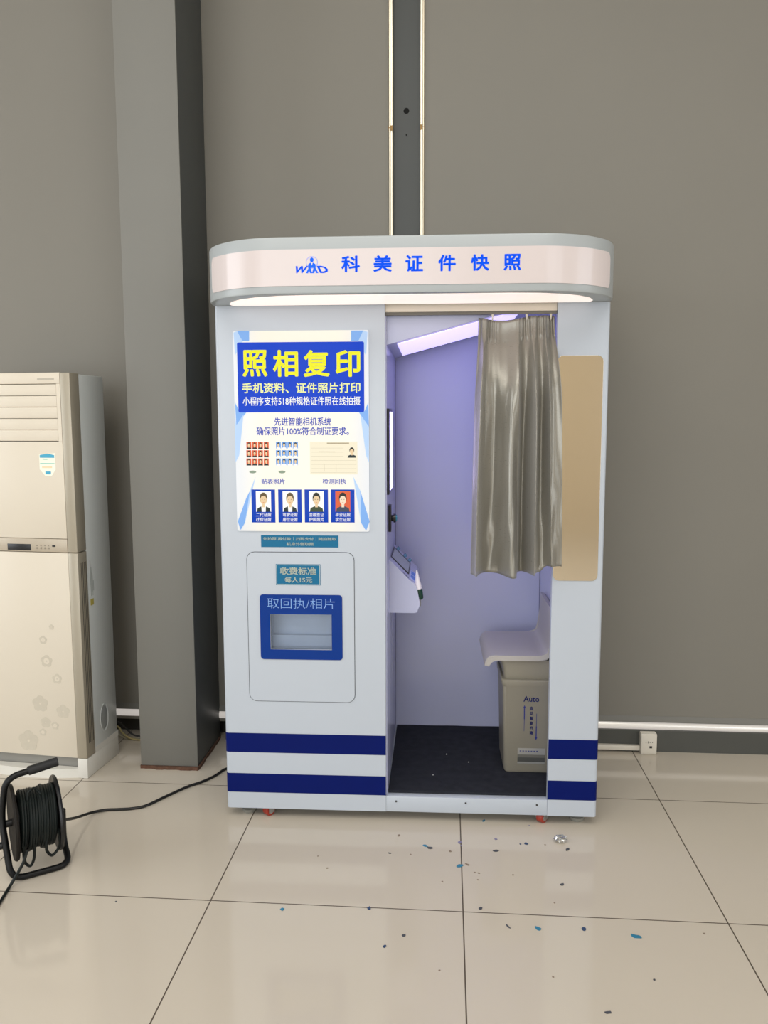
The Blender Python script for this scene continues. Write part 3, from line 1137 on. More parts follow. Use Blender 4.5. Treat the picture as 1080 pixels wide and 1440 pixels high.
# tray behind the slot
bm = bmesh.new()
add_box(bm, sw0-0.012, sw1+0.012, 0.085, 0.09, sz0-0.012, sz1+0.012)
add_box(bm, sw0-0.012, sw0-0.006, 0.0205, 0.085, sz0-0.012, sz1+0.012)
add_box(bm, sw1+0.006, sw1+0.012, 0.0205, 0.085, sz0-0.012, sz1+0.012)
add_box(bm, sw0-0.006, sw1+0.006, 0.0205, 0.085, sz0-0.012, sz0-0.004)
add_box(bm, sw0-0.006, sw1+0.006, 0.0205, 0.085, sz1+0.004, sz1+0.012)
add_box(bm, sw0-0.006, sw1+0.006, 0.06, 0.085, sz0-0.004, sz0+0.038)
tray = obj('pickup_tray', bm, TRAYW, booth)
plate('tray_flap', rect(sw0+0.001, sw1-0.001, sz0+0.001, sz1-0.001), [], 0.002, 0.002, CLEAR, booth)

# ------------------------------------------------------------------ things inside and on the booth
def in_booth(name, label, cat, x, y, z):
    p = Vector((BX, BY, 0))+_ex*x+_ey*y
    return tag(empty(name, (p.x, p.y, z), BYAW), label, cat)


# floor mat
bm = bmesh.new()
rnd = random.Random(2)
x0, x1, y0, y1 = 0.619, 1.262, 0.031, 0.70
nx, ny = 24, 24
grid = []
for j in range(ny+1):
    row = []
    for i in range(nx+1):
        x = x0+(x1-x0)*i/nx
        y = y0+(y1-y0)*j/ny
        if i == 0:
            x += 0.004*(j/ny)
        zz = 0.1105 + 0.0006*math.sin(x*31+y*17)
        row.append(bm.verts.new((x, y, zz)))
    grid.append(row)
for j in range(ny):
    for i in range(nx):
        bm.faces.new((grid[j][i], grid[j][i+1], grid[j+1][i+1], grid[j+1][i]))
ext = bmesh.ops.extrude_face_region(bm, geom=bm.faces[:])
for v in [g for g in ext['geom'] if isinstance(g, bmesh.types.BMVert)]:
    v.co.z = 0.1003
fm = obj('floor_mat', bm, MATM)
fm.location = (BX, BY, 0)
fm.rotation_euler = (0, 0, BYAW)
tag(fm, 'black carpet mat covering the floor inside the booth', 'floor mat')

# seat
seat = in_booth('booth_seat', 'grey moulded box seat marked Auto inside the booth beside the post', 'seat', 1.16, 0.33, 0.111)
sx0, sy0, sz_ = 1.16, 0.33, 0.111


def loft(bm, rings):
    R = []
    for x0, x1, y0, y1, r, z in rings:
        R.append([bm.verts.new((x-sx0, y-sy0, z-sz_)) for x, y in rrect(x0, x1, y0, y1, r, 5)])
    for A, B in zip(R[:-1], R[1:]):
        n = len(A)
        for k in range(n):
            bm.faces.new((A[k], A[(k+1) % n], B[(k+1) % n], B[k]))
    bm.faces.new(R[0][::-1])
    bm.faces.new(R[-1])
    return bm


bm = loft(bmesh.new(), [(1.078, 1.258, 0.219, 0.452, 0.018, 0.111), (1.074, 1.26, 0.214, 0.455, 0.022, 0.119), (1.0645, 1.262, 0.2, 0.46, 0.022, 0.470),
                        (1.060, 1.263, 0.196, 0.462, 0.022, 0.4755), (1.058, 1.264, 0.194, 0.463, 0.022, 0.494), (1.062, 1.263, 0.199, 0.46, 0.02, 0.4985)])
base = obj('seat_base', bm, SEATM, seat, smooth=True)
bm = loft(bmesh.new(), [(1.070, 1.26, 0.216, 0.45, 0.02, 0.4985), (1.064, 1.262, 0.206, 0.452, 0.02, 0.545), (1.052, 1.264, 0.2, 0.454, 0.02, 0.578)])
obj('seat_neck', bm, SEATM, seat, smooth=True)
# moulded top: lip curling down at the front end, rising to a low back at the wall
prof = [(0.990, 0.558), (0.994, 0.576), (1.002, 0.590), (1.016, 0.598), (1.04, 0.600), (1.20, 0.600), (1.224, 0.602), (1.237, 0.612), (1.244, 0.635), (1.249, 0.70), (1.251, 0.775)]
th = 0.02
bm = bmesh.new()
def offset_profile(pr, t):
    out = []
    for i, p in enumerate(pr):
        a = Vector(pr[max(i-1, 0)]); b = Vector(pr[min(i+1, len(pr)-1)])
        d = (b-a).normalized()
        n = Vector((d.y, -d.x))
        out.append((p[0]+n.x*t, p[1]+n.y*t))
    return out
lower = offset_profile(prof, th)
poly = prof+[(min(x, 1.266), z) for x, z in lower[::-1]]
add_prism(bm, poly, 0.185-sy0, 0.56-sy0, lambda a, b, c: (a-sx0, c, b-sz_))
es = [e for e in bm.edges if abs(e.verts[0].co.y-e.verts[1].co.y) < 1e-5]
bmesh.ops.bevel(bm, geom=es, offset=0.004, segments=2, affect='EDGES')
obj('seat_top', bm, SEATTOP, seat, smooth=True)


def seat_front(u, v, d):       # base front leans slightly: follow it
    t = (v-0.119)/(0.470-0.119)
    return (u-sx0, 0.214-0.014*t-0.0004-d-sy0, v-sz_)


def SF(px, py):
    return on_front(px, py, 0.208)


def stext(s, px0, px1, py0, py1, bold, name='seat_lettering'):
    xa, zt = SF(px0, py0); xb, zb = SF(px1, py1)
    return text(name, s, xa, xb, zb, zt, 0, SEATBLUE, base, bold=bold, fn=seat_front)


stext('Auto', 736, 758, 978, 986.5, 0.012)
for i, ch in enumerate('自动智能升降'):
    stext(ch, 745, 749.5, 993+7*i, 998.5+7*i, 0.02)


def arrow(px, py0, py1, up):
    x, za = SF(px, py0); _, zb = SF(px, py1)
    zt, zl = (za, zb)
    w_ = 0.0018
    tip, tail = (zt, zl) if up else (zl, zt)
    s = 1 if up else -1
    L = [([(x-0.005, tip-s*0.012), (x+0.005, tip-s*0.012), (x, tip)], SEATBLUE, 0.0004),
         ([(x-w_, tip-s*0.011), (x+w_, tip-s*0.011), (x+w_, tip-s*0.058), (x-w_, tip-s*0.058)], SEATBLUE, 0.0004),
         ([(x-w_*0.5, tip-s*0.058), (x+w_*0.5, tip-s*0.058), (x+w_*0.4, tail), (x-w_*0.4, tail)], SEATBLUE, 0.0004)]
    flat_art('arrow_print', L, base, fn=seat_front)


arrow(737.5, 991, 1028, True)
arrow(754.5, 1003, 1041, False)
xa, zt = SF(728, 1052); xb, zb = SF(769.5, 1075)
METL = mat('label_silver', 'b9b9b4', 0.3, 0.5)
xb = min(xb, 1.235)
flat_art('rating_label', [(rect(xa, xb, zb, zt), METL, 0.0004), (rect(xa, xb, zb+(zt-zb)*0.12, zt-(zt-zb)*0.42), mat('label_grey', '77766f', 0.4, 0.3), 0.0008),
                          (rect(xa, xb, zb+(zt-zb)*0.12, zb+(zt-zb)*0.4), mat('label_dark', '5a5b58', 0.35, 0.3), 0.0010)]
         + [(rect(xa+0.008+0.011*k, xa+0.014+0.011*k, zt-0.014, zt-0.0105), SEATBLUE, 0.001) for k in range(7)], base, fn=seat_front)

# curtain
cur = in_booth('curtain', 'grey satin curtain drawn to the mirror side of the booth opening', 'curtain', 1.08, 0.0, 0.96)
czx, czz = 1.08, 0.96


def lerp_pts(t, P):
    for (t0, v0), (t1, v1) in zip(P[:-1], P[1:]):
        if t <= t1:
            k = (t-t0)/(t1-t0)
            return v0+(v1-v0)*k
    return P[-1][1]


def sm(t, a, b):
    k = min(1, max(0, (t-a)/(b-a)))
    return k*k*(3-2*k)


nu, nv = 260, 90
bm = bmesh.new()
G = []
for j in range(nv+1):
    v = j/nv
    row = []
    xl = lerp_pts(v, [(0, 0.9445), (0.09, 0.9425), (0.3, 0.929), (0.6, 0.921), (1, 0.9155)])
    xrr = lerp_pts(v, [(0, 1.209), (0.1, 1.212), (0.35, 1.2265), (0.7, 1.236), (1, 1.243)])
    cy = 0.014-0.070*sm(v, 0.02, 0.3)
    A0 = 0.011+0.027*sm(v, 0.0, 0.45)
    for i in range(nu+1):
        u = i/nu
        A = A0*(1+0.55*(1-sm(u, 0.72, 0.9))*sm(v, 0.05, 0.3))
        uu = u+0.018*math.sin(2*PI*(1.3*u+0.25*v))
        # one broad panel, then tighter pleats towards the post
        ph = lerp_pts(uu, [(-0.1, -0.4), (0.0, 0.0), (0.08, 1.0), (0.17, 2.0), (0.33, 2.55), (0.50, 3.05), (0.58, 4.0), (0.70, 5.0), (0.80, 6.0), (0.89, 7.0), (1.0, 8.1), (1.1, 9.0)])
        f1 = math.cos(PI*ph)
        broad = sm(u, 0.18, 0.28)*(1-sm(u, 0.5, 0.58))
        f2 = math.sin(2*PI*(3.3*uu+0.35*math.sin(2.2*v)+0.1))
        wv = 0.75+0.25*math.sin(5*v+ph)
        y = cy+A*(0.80*f1*wv*(1-0.35*broad)+0.3*f2)
        # diagonal drag folds falling from the hook across the broad part
        y += 0.0075*broad*math.sin(2*PI*(u*3.2-v*0.75+0.1))*sm(v, 0.04, 0.25)*(1-0.5*sm(v, 0.7, 1))
        y += 0.0014*math.sin(2*PI*(u*9+v*2.3+0.4*math.sin(7*v)))*sm(v, 0.1, 0.5)
        x = xl+(xrr-xl)*u+0.008*math.sin(PI*ph)*sm(v, 0, 0.3)
        if v < 0.085:                      # stiff pleated heading
            y += 0.0025*math.sin(2*PI*17*u)*(1-broad)
        zt_ = 1.878-0.012*math.sin(PI*min(1, u/0.62))*(1 if u < 0.62 else 0)+0.004*sm(u, 0.62, 0.7)
        zb_ = 0.966+0.008*sm(u, 0.52, 0.56)+0.022*sm(u, 0.77, 0.82)+0.003*math.sin(9*u)
        z = zt_+(zb_-zt_)*v
        if abs(v-0.09) < 0.008:
            y += 0.0018
        row.append(bm.verts.new((x-czx, y, z-czz)))
    G.append(row)
for j in range(nv):
    for i in range(nu):
        bm.faces.new((G[j][i], G[j][i+1], G[j+1][i+1], G[j+1][i]))
cl = obj('curtain_cloth', bm, SATINCLOTH, cur, smooth=False)
for p in cl.data.polygons:
    p.use_smooth = True
sd = cl.modifiers.new('thickness', 'SOLIDIFY')
sd.thickness = 0.0016
for hx in (0.992, 1.112, 1.196):
    bm = bmesh.new()
    add_tube(bm, smooth_path([(hx-czx, 0.018, 1.892-czz), (hx-czx, 0.014, 1.885-czz), (hx-czx, 0.012, 1.876-czz), (hx-czx, 0.020, 1.868-czz)], 4), 0.0028, 8)
    add_cyl(bm, (hx-czx-0.004, 0.018, 1.888-czz), (hx-czx+0.004, 0.018, 1.888-czz), 0.005, n=12)
    obj('curtain_hook', bm, WHITEP, cur, smooth=True)

# crumbs on the mat
for k, (px, py, lab) in enumerate(((628, 1061, 'white paper crumb in the middle of the black mat'), (609, 1090, 'pale crumb on the black mat near the threshold'),
                                   (659, 1072, 'tiny pale crumb on the black mat towards the seat'))):
    p = on_floor(px, py, 0.1112)
    bm = bmesh.new()
    s = (0.003, 0.0022, 0.002)[k]
    pts = [(s*math.cos(a)*(0.7+0.5*((i*7+k) % 3)/2), s*1.3*math.sin(a)) for i, a in enumerate([2*PI*q/6 for q in range(6)])]
    add_prism(bm, pts, 0, 0.002)
    o = obj('paper_crumb', bm, mat('crumb_white', 'cfcfc8', 0.8), None)
    o.location = p
    tag(o, lab, 'crumb', 'crumbs on the booth mat')

# ------------------------------------------------------------------ air conditioner
AC_ANG = math.atan2(-0.0973, 0.995)
ac = empty('air_conditioner', (-1.52, 3.179, 0), AC_ANG)
tag(ac, 'tall cream floor-standing air conditioner with flower print beside the grey column', 'air conditioner')
W_ = -0.56
box('cabinet', W_+0.004, -0.001, 0.068, 0.265, 0.10, 1.708, ACSIDE, ac, 0.006)
bs = bmesh.new()
add_box(bs, -0.0455, 0.0, 0.0, 0.268, 0.0, 0.086, 0.003, 2)
add_box(bs, W_, W_+0.0455, 0.0, 0.268, 0.0, 0.086, 0.003, 2)
add_box(bs, -0.02, 0.0, 0.071, 0.268, 0.086, 0.112)
bow = [(W_+0.045, 0.004), (W_+0.15, -0.02), (W_+0.28, -0.03), (W_+0.41, -0.02), (-0.045, 0.004), (-0.045, 0.02), (W_+0.045, 0.02)]
add_prism(bs, bow, 0.0, 0.04)
pl_ = obj('plinth', bs, ACBASE, ac, smooth=True)
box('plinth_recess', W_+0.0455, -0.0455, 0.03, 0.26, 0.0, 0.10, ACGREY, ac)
for a, b, nm in ((-0.0445, 0.0, 'corner_trim'), (W_, W_+0.0445, 'corner_trim')):
    box(nm, a, b, 0.0, 0.070, 0.9765, 1.712, ACTRIM, ac, 0.004)
    t = box('lower_corner_trim', a, b, 0.0, 0.070, 0.087, 0.974, ACTRIM, ac, 0.004)
    if a > -0.1:
        bm = bmesh.new()
        for yy in (0.022, 0.034, 0.046, 0.058):
            add_box(bm, -0.0005, 0.0006, yy-0.0018, yy+0.0018, 0.15, 0.93)
        obj('side_grooves', bm, mat('groove_dark', '4d483e', 0.7), t)
# front: top frame, louvres, upper panel, control strip, lower panel
bm = bmesh.new()
add_box(bm, W_+0.0455, -0.0455, 0.002, 0.07, 1.668, 1.713, 0.003, 2)
add_box(bm, -0.062, -0.0455, 0.002, 0.07, 1.434, 1.668)
add_box(bm, W_+0.0455, W_+0.062, 0.002, 0.07, 1.434, 1.668)
add_box(bm, W_+0.0455, -0.0455, 0.002, 0.07, 1.033, 1.434, 0.002, 2)
up = obj('upper_front', bm, CREAM, ac, smooth=True)
box('louvre_cavity', W_+0.062, -0.062, 0.02, 0.068, 1.436, 1.668, mat('louvre_dark', '6d6656', 0.7), ac)
for k in range(5):
    z = 1.4365+0.0462*k
    box('louvre', W_+0.0635, -0.0635, 0.0035, 0.019, z, z+0.0446, CREAM, ac, 0.0015)
strip = box('control_strip', W_+0.0455, -0.0455, 0.001, 0.07, 0.976, 1.0315, mat('ac_strip_taupe', 'b3a896', 0.35, 0.2), ac, 0.002)
box('display_window', -0.319, -0.211, 0.0, 0.01, 0.981, 1.0075, BLACK, strip, 0.0005)
for bx_ in (-0.183, -0.165, -0.147, -0.13):
    box('button', bx_-0.0035, bx_+0.0035, -0.0004, 0.004, 0.988, 0.996, mat('ac_button', '8d8576', 0.4), strip, 0.001)
    flat_art('button_mark', [(rect(bx_-0.003, bx_+0.003, 1.0005, 1.003), mat('ac_ink', '6c665b', 0.6), -0.0002+0.001)], strip)
box('sensor_window', -0.114, -0.099, -0.0003, 0.004, 0.9985, 1.006, BLACK, strip, 0.001)
low = box('lower_front', W_+0.0455, -0.0455, 0.003, 0.07, 0.087, 0.9735, CREAM, ac, 0.003)


def flower(cx, cz, r, ring=False):
    L = []
    for k in range(5):
        a = 2*PI*k/5+0.3
        L.append((ell(cx+r*0.55*math.cos(a), cz+r*0.55*math.sin(a), r*0.5, r*0.46, 14), FLOWER, 0.0026-0.00008*k))
    if ring:
        L.append((ell(cx, cz, r*0.5, r*0.5, 14), CREAM, 0.0021))
        L.append((ell(cx, cz, r*0.15, r*0.15, 8), FLOWER, 0.0019))
    else:
        L.append((ell(cx, cz, r*0.12, r*0.12, 8), CREAM, 0.0021))
    return L


for (fx, fz, r, rg) in ((-0.272, 0.150, 0.046, False), (-0.208, 0.318, 0.036, False), (-0.103, 0.290, 0.030, False), (-0.187, 0.237, 0.024, False),
                        (-0.143, 0.225, 0.017, True), (-0.202, 0.192, 0.016, True), (-0.123, 0.432, 0.022, True), (-0.168, 0.507, 0.027, True),
                        (-0.179, 0.599, 0.018, True), (-0.137, 0.656, 0.012, False)):
    flat_art('flower_print', flower(fx, fz, r, rg), low)
# energy label
bx0, bx1, bz0, bz1 = -0.150, -0.085, 1.300, 1.385
flat_art('energy_label', [([(bx0-0.003, bz1-0.004), (bx0-0.003, bz0+0.02), (bx0+0.02, bz0-0.006), (bx1-0.015, bz0-0.006), (bx1+0.004, bz0+0.02), (bx1+0.004, bz1+0.002)], mat('label_white', 'e9ead9', 0.4), 0.0016),
                          ([(bx0, bz1-0.017), (bx1, bz1-0.017), (bx1, bz1-0.006), (bx0+0.035, bz1), (bx0, bz1-0.006)], mat('label_blue', '3f9fc0', 0.4), 0.0012),
                          (rect(bx0, bx1, bz0+0.042, bz0+0.046), mat('label_green', '7fc0b0', 0.4), 0.0012),
                          (rect(bx0+0.012, bx0+0.034, bz0+0.06, bz0+0.064), MATS['label_green'], 0.0012),
                          (rect(bx0+0.008, bx1-0.012, bz0+0.026, bz0+0.034), mat('label_peach', 'e8cfa8', 0.4), 0.0012),
                          (rect(bx0+0.022, bx1-0.018, bz0+0.0, bz0+0.012), MATS['label_blue'], 0.0012)], up)
box('maker_plate', -0.144, -0.07, 0.0008, 0.004, 1.684, 1.6905, mat('ac_badge', 'b3ab9c', 0.4), up)
# side: small sticker, fine print, oval hand hold
bm = bmesh.new()
for k, yy in enumerate((0.090, 0.097, 0.104, 0.111)):
    add_box(bm, -0.0005, 0.0002, yy, yy+0.003, 0.775+0.02*(k % 2), 0.93-0.03*k)
obj('fine_print', bm, mat('side_ink', '9a9f9c', 0.6), ac)
box('side_sticker', -0.0005, 0.0004, 0.083, 0.108, 0.735, 0.762, mat('sticker_olive', 'b3a552', 0.5), ac)
bm = bmesh.new()
oval = [(0.155+0.034*math.cos(2*PI*i/24), 0.215+0.062*math.sin(2*PI*i/24)) for i in range(24)]
oval2 = [(0.155+0.026*math.cos(2*PI*i/24), 0.215+0.054*math.sin(2*PI*i/24)) for i in range(24)]
A = [bm.verts.new((0.0007, y, z)) for y, z in oval]
B = [bm.verts.new((-0.001, y, z)) for y, z in oval2]
D = [bm.verts.new((-0.002, y, z)) for y, z in oval]
for i in range(24):
    j = (i+1) % 24
    bm.faces.new((A[i], A[j], B[j], B[i]))
    bm.faces.new((D[i], D[j], A[j], A[i]))
bm.faces.new(B)
obj('hand_hold', bm, ACSIDE, ac)

# ------------------------------------------------------------------ cable reel
RO = Vector((-1.418, 2.45, 0))
ra = Vector((0.81, 0.586, 0)).normalized()
rb = Vector((-ra.y, ra.x, 0))
reel = empty('cable_reel', RO, 0)
tag(reel, 'black cable reel on a tubular frame standing in front of the air conditioner', 'cable reel')


def RL(a, b, z):
    """reel frame: a along the axle, b backwards"""
    return ra*a+rb*b+Vector((0, 0, z))


R_T = 0.0105
fr_path = round_path([RL(0.128, 0.03, 0.357), RL(-0.03, 0.03, 0.337), RL(-0.048, 0.035, 0.20), RL(-0.035, -0.03, R_T), RL(0.148, -0.03, R_T), RL(0.150, 0.085, R_T+0.03), RL(0.146, 0.05, 0.172)], 0.045, 7)
bm = bmesh.new()
add_tube(bm, fr_path, R_T, 12)
fro = obj('frame', bm, BLACKMETAL, reel, smooth=True)
bm = bmesh.new()
add_tube(bm, [RL(0.040, 0.03, 0.3459), RL(0.042, 0.03, 0.3462), RL(0.134, 0.03, 0.3578), RL(0.136, 0.03, 0.358)], [0.0125, 0.0155, 0.0155, 0.0135], 14)
obj('grip', bm, mat('grip_black', '17181a', 0.6), reel, smooth=True)
AX = 0.172
def lathe_axis(bm, prof_, bc, n=40):
    rings = []
    for a, r in prof_:
        rings.append([bm.verts.new(RL(a, bc+r*math.cos(2*PI*k/n), AX+r*math.sin(2*PI*k/n))) for k in range(n)])
    for A, B in zip(rings[:-1], rings[1:]):
        for k in range(n):
            bm.faces.new((A[k], A[(k+1) % n], B[(k+1) % n], B[k]))
    bm.faces.new(rings[0][::-1]); bm.faces.new(rings[-1])
    return bm


FLG = mat('reel_flange_brown_black', '1f1c19', 0.6, var=0.15, spec=0.15)
BC = 0.045
for a0 in (-0.012, 0.125):
    bm = lathe_axis(bmesh.new(), [(a0-0.004, 0.118), (a0-0.006, 0.124), (a0, 0.127), (a0+0.006, 0.124), (a0+0.004, 0.118)], BC)
    obj('flange', bm, FLG if a0 < 0 else BLACK, reel, smooth=True)
bm = lathe_axis(bmesh.new(), [(-0.05, 0.012), (-0.012, 0.012), (-0.012, 0.06), (0.125, 0.06), (0.125, 0.012), (0.148, 0.012)], BC)
obj('drum', bm, BLACK, reel)
bm = bmesh.new()
add_tube(bm, [RL(-0.05, BC, AX), RL(-0.047, BC-0.02, AX-0.04), RL(-0.05, BC-0.025, AX-0.06)], 0.007, 10)
add_cyl(bm, RL(-0.062, BC-0.025, AX-0.06), RL(-0.045, BC-0.025, AX-0.06), 0.012, n=14)
obj('crank', bm, BLACK, reel, smooth=True)
# wound cable: two layers of turns
bm = bmesh.new()
pts = []
turns = 13
n_t = 26
rnd = random.Random(11)
for lay_r, lo, hi in ((0.083, 0.0, 0.112), (0.096, 0.112, 0.002)):
    jit = [rnd.uniform(-0.006, 0.006) for _ in range(turns*2+3)]
    for i in range(turns*n_t):
        t = i/(turns*n_t)
        k = i/n_t
        j0 = jit[int(k*2)]
        j1 = jit[int(k*2)+1]
        fr2 = k*2-int(k*2)
        off = j0*(1-fr2)+j1*fr2
        a = lo+(hi-lo)*t+0.005*math.sin(2*PI*k)
        r = lay_r+off
        ang = 2*PI*k
        pts.append(RL(a, BC+r*math.cos(ang), AX+r*math.sin(ang)))
add_tube(bm, pts, 0.0052, 7)
coil = obj('wound_cable', bm, RUBBER, reel, smooth=True)
# loose drooping turns
for a, dz, wd in ((0.018, 0.135, 0.02), (0.088, 0.118, 0.03)):
    bm = bmesh.new()
    add_tube(bm, smooth_path([RL(a-0.01, BC-0.09, AX-0.02), RL(a-0.012, BC-0.085, AX-0.07), RL(a-0.008, BC-0.07, AX-dz+0.02), RL(a+0.008, BC-0.066, AX-dz), RL(a+wd, BC-0.07, AX-dz+0.025), RL(a+wd+0.002, BC-0.08, AX-0.06), RL(a+wd-0.004, BC-0.09, AX-0.02)], 6), 0.0048, 8)
    obj('loose_turn', bm, RUBBER, reel, smooth=True)
bm = bmesh.new()
add_tube(bm, smooth_path([RL(0.03, BC-0.05, AX+0.088), RL(0.034, BC-0.045, AX+0.112), RL(0.055, BC-0.035, AX+0.118), RL(0.072, BC-0.04, AX+0.095)], 6), 0.0045, 8)
obj('loose_turn', bm, RUBBER, reel, smooth=True)
tail0 = RL(0.015, BC-0.10, AX-0.06)
gt = [RO+tail0, RO+RL(0.0, BC-0.108, 0.075), on_floor(20, 1236, 0.026), on_floor(11, 1251, 0.006), on_floor(0, 1268.5, 0.006), on_floor(-22, 1302, 0.006), on_floor(-60, 1350, 0.006)]
bm = bmesh.new()
add_tube(bm, [p-RO for p in smooth_path(gt, 8)], 0.0052, 8)
obj('cable_end', bm, RUBBER, reel, smooth=True)

# power cord from the reel to the booth
def on_y(px, py, y):
    d = _r*((px-540)/F_PX)+_d*((py-720)/F_PX)+_f
    return Vector((0, 0, EYE))+d*(y/d.y)


cp = [RO+RL(0.139, BC+0.01, AX-0.035), on_y(93, 1152.5, 2.66), on_y(108, 1149.5, 2.76), on_y(128, 1143, 2.86), on_floor(148, 1139, 0.006), on_floor(165, 1138.2, 0.0055), on_floor(185, 1137, 0.0055), on_floor(205, 1133, 0.0055),
      on_floor(232, 1120.5, 0.0055), on_floor(262, 1107, 0.0055), on_floor(285, 1099, 0.0055), on_floor(303, 1090.5, 0.0055), on_floor(316, 1082, 0.0055), Vector((-0.915, 3.335, 0.0055)), Vector((-0.84, 3.37, 0.0055)), Vector((-0.70, 3.39, 0.0055))]
bm = bmesh.new()
c0 = cp[0].copy()
add_tube(bm, [p-c0 for p in smooth_path(cp, 8)], 0.0055, 10)
pc = obj('power_cord', bm, mat('cord_black', '0c0c0c', 0.45), None, smooth=True)
pc.location = c0
tag(pc, 'black power cord lying across the tiles from the cable reel to the booth', 'power cord')

# ------------------------------------------------------------------ socket box, trunking, loose wires
so = empty('wall_socket', (0.9225, 3.601, 0.0))
tag(so, 'small white surface socket box at the foot of the wall beside the booth', 'socket')
box('socket_box', -0.0355, 0.0355, 0.004, 0.0395, 0.0005, 0.0985, WHITEP, so, 0.004)
fp = box('face_plate', -0.035, 0.035, 0.0, 0.008, 0.006, 0.094, WHITEP, so, 0.003)
bm = bmesh.new()
for sx, sz, tw, th_ in ((-0.014, 0.060, 0.005, 0.002), (-0.004, 0.058, 0.0022, 0.0055), (0.005, 0.060, 0.005, 0.002), (0.015, 0.060, 0.0022, 0.005), (-0.004, 0.064, 0.0022, 0.002)):
    add_box(bm, sx-tw/2, sx+tw/2, -0.0008, 0.003, sz-th_/2, sz+th_/2)
add_box(bm, 0.002, 0.014, -0.0008, 0.003, 0.032, 0.042)
obj('socket_slots', bm, mat('slot_dark', '2d2a26', 0.7), fp)
bm = bmesh.new()
add_box(bm, 0.42, 0.8865, 3.6185, 3.6405, 0.012, 0.034, 0.002, 2)
tk = obj('cable_trunking', bm, WHITEP, None, smooth=True)
tag(tk, 'white plastic cable trunking along the baseboard leading to the socket box', 'trunking')
wires = [('pale yellow wire looped under the wall cladding behind the air conditioner', 'b6a878', [(166, 1022), (172, 1030), (181, 1037), (192, 1041), (200, 1042)], 0.03),
         ('white wire hanging under the wall cladding behind the air conditioner', 'a9a58e', [(163, 1030), (170, 1034), (178, 1039), (188, 1042), (197, 1044)], 0.012),
         ('black wire curling under the wall cladding behind the air conditioner', '15130f', [(162, 1014), (170, 1018), (178, 1025), (187, 1033), (199, 1036)], 0.055)]
for lab, hx, pp, hz in wires:
    bm = bmesh.new()
    P_ = [on_y(px, py, 3.615-hz*0.6) for i, (px, py) in enumerate(pp)]
    P_ = [Vector((p.x, p.y, max(p.z, 0.005))) for p in P_]
    c0 = P_[0].copy(); c0.z = 0
    P_ = [P_[0]+Vector((-0.06, 0.02, 0.01))]+P_+[Vector((P_[-1].x+0.05, P_[-1].y+0.02, 0.005))]
    add_tube(bm, [p-c0 for p in smooth_path(P_, 6)], 0.0045, 8)
    o = obj('loose_wire', bm, mat('wire_'+hx, hx, 0.5), None, smooth=True)
    o.location = c0
    tag(o, lab, 'wire', 'wires under the wall cladding')

# ------------------------------------------------------------------ litter on the tiles
bm = bmesh.new()
rnd = random.Random(21)
bmesh.ops.create_icosphere(bm, subdivisions=3, radius=0.02)
for v in bm.verts:
    d = v.co.normalized()
    h_ = 0.55*math.sin(d.x*9+1)*math.cos(d.y*7)+0.4*math.sin(d.z*13+d.x*8)
    v.co *= 1+0.22*h_+rnd.uniform(-0.12, 0.12)
    v.co.x *= 1.15
    v.co.y *= 0.8
    v.co.z *= 0.62
mz = min(v.co.z for v in bm.verts)
for v in bm.verts:
    v.co.z -= mz
fo = obj('foil_wrapper', bm, mat('crumpled_foil', 'c9c9c6', 0.25, 0.9, var=0.2, scale=60), None)
fo.location = on_floor(788, 1184, 0.0)
tag(fo, 'crumpled silver foil wrapper on the tiles in front of the mirror post', 'wrapper')

INK = {'t': mat('film_teal', '2f7c9c', 0.35), 'd': mat('film_dark', '4a4d54', 0.5), 'p': mat('film_violet', '7f7a9c', 0.4), 'b': mat('film_brown', '8a7a6a', 0.6), 'k': mat('film_navy', '2c4468', 0.4)}
NAMES = {'t': 'teal', 'd': 'dark grey', 'p': 'violet', 'b': 'brownish', 'k': 'navy blue'}


def c1(x, y):
    return (540+x/3.6, 1150+y/3.6)


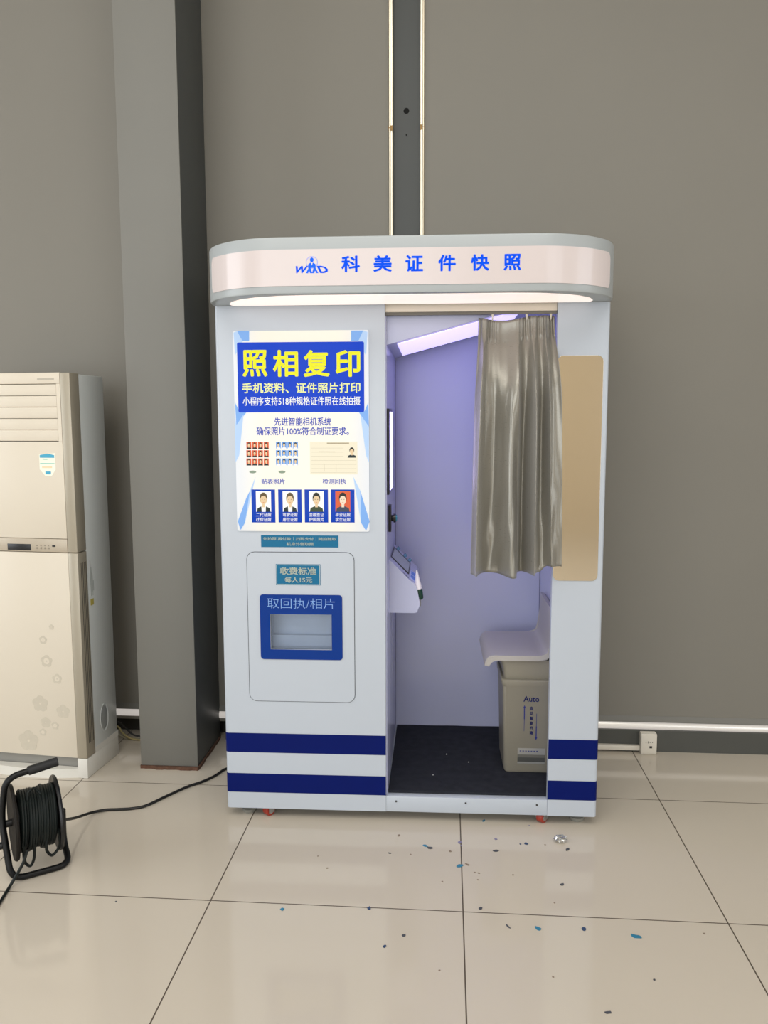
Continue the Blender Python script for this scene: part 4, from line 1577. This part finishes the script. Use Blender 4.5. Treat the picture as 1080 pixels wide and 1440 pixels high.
scr = [
    (c1(385, 245), 't', 1.5, 'teal film scrap on the tile joint, biggest of those below the threshold'),
    (c1(383, 125), 'p', 1.3, 'violet film scrap on the tile joint close to the booth threshold'),
    (c1(392, 142), 'p', 0.6, None),
    (c1(210, 143), 't', 1.1, 'teal film scrap touching a dark one on the tiles before the booth'),
    (c1(232, 153), 'd', 1.2, 'dark film scrap touching a teal one on the tiles before the booth'),
    (c1(565, 108), 'p', 0.9, 'lilac grey film scrap on the tiles just before the seat side of the threshold'),
    (c1(568, 168), 'd', 1.3, 'long dark grey film scrap lying before the seat side of the threshold'),
    (c1(720, 132), 'k', 1.0, 'navy blue film scrap on the tiles below the red caster near the foil'),
    (c1(690, 134), 'k', 0.6, None),
    (c1(930, 162), 'd', 1.1, 'curled dark film scrap right next to the crumpled foil wrapper'),
    (c1(902, 338), 'd', 0.9, 'lone dark film scrap on the tile between the foil and the cross joint'),
    (c1(422, 238), 'b', 0.8, None), (c1(460, 278), 'b', 0.6, None), (c1(480, 281), 'b', 0.6, None), (c1(475, 314), 'b', 0.5, None),
    (c1(335, 170), 'b', 0.8, None), (c1(28, 180), 'd', 0.7, 'small dark speck of film on the air conditioner side of the litter before the booth'), (c1(135, 186), 'b', 0.5, None), (c1(75, 90), 'b', 0.8, None),
    (c1(295, 324), 'b', 0.6, None), (c1(653, 290), 'b', 0.6, None), (c1(863, 431), 'b', 0.5, None), (c1(815, 137), 'b', 0.5, None),
    (c1(490, 459), 'd', 0.9, 'dark film scrap beside the crossing of the two tile joints'),
    ((397, 1279), 't', 1.0, 'pale teal film scrap on the front tile below the pick-up door side of the booth'),
    ((519, 1277.5), 'k', 0.9, 'navy blue film scrap lying right on the long crosswise tile joint'),
    ((568, 1315.5), 'd', 0.8, 'round dark speck of film on the front tile near the lengthwise joint'),
    ((541, 1331), 'k', 0.8, 'small navy film scrap on the front tile beside the round dark speck'),
    ((714.5, 1303), 'd', 0.9, 'thin dark sliver of film on the front tile past the lengthwise joint'),
    ((757, 1306), 't', 1.4, 'bright teal film scrap on the front tile below the foil wrapper'),
    ((820.7, 1307), 'k', 1.1, 'dark teal film scrap on the front tile between two other blue scraps'),
    ((894, 1317), 't', 1.4, 'blue film scrap lying nearest the corner where the far joints cross'),
    ((920, 1378), 'd', 0.6, None), ((855, 1424), 'd', 0.9, 'dark film scrap lowest of all on the front tiles'),
    ((990, 1313), 'b', 0.5, None), ((460, 1221), 'b', 0.6, None), ((447, 1204), 'b', 0.5, None), ((163, 1268), 'd', 0.5, None),
    ((618, 1365), 'b', 0.5, None), ((778, 1374), 'b', 0.5, None),
    (c1(735, 40), 'p', 0.5, None), (c1(505, 15), 't', 0.9, 'teal film scrap in the shade right under the booth edge'),
]
rnd = random.Random(8)
for (px, py), ink, s, lab in scr:
    bm = bmesh.new()
    n = 9
    r = 0.0058*s
    ang = rnd.uniform(0, PI)
    asp = rnd.uniform(1.3, 2.0) if s > 0.6 else 1.1
    if lab and 'sliver' in lab:
        asp, r = 4.5, r*0.55
    top, bot = [], []
    for k in range(n):
        a = 2*PI*k/n
        q = r*rnd.uniform(0.65, 1.15)
        x, y = asp*q*math.cos(a), q*math.sin(a)*1.1
        zz = 0.0012+0.10*abs(x)*rnd.uniform(0.3, 1.0)
        xx, yy = x*math.cos(ang)-y*math.sin(ang), x*math.sin(ang)+y*math.cos(ang)
        top.append(bm.verts.new((xx, yy, zz)))
        bot.append(bm.verts.new((xx, yy, max(0, zz-0.0012))))
    ct = bm.verts.new((0, 0, 0.0012)); cb = bm.verts.new((0, 0, 0.0))
    for k in range(n):
        j = (k+1) % n
        bm.faces.new((top[k], top[j], ct))
        bm.faces.new((bot[j], bot[k], cb))
        bm.faces.new((top[j], top[k], bot[k], bot[j]))
    o = obj('plastic_scrap', bm, INK[ink], None)
    o.location = on_floor(px, py, 0.0)
    if lab:
        tag(o, lab, 'plastic scrap', 'film scraps scattered on the tiles')
    else:
        tag(o, 'tiny faint speck of film litter on the beige tiles around the booth', 'plastic scrap', 'tiny specks on the tiles')
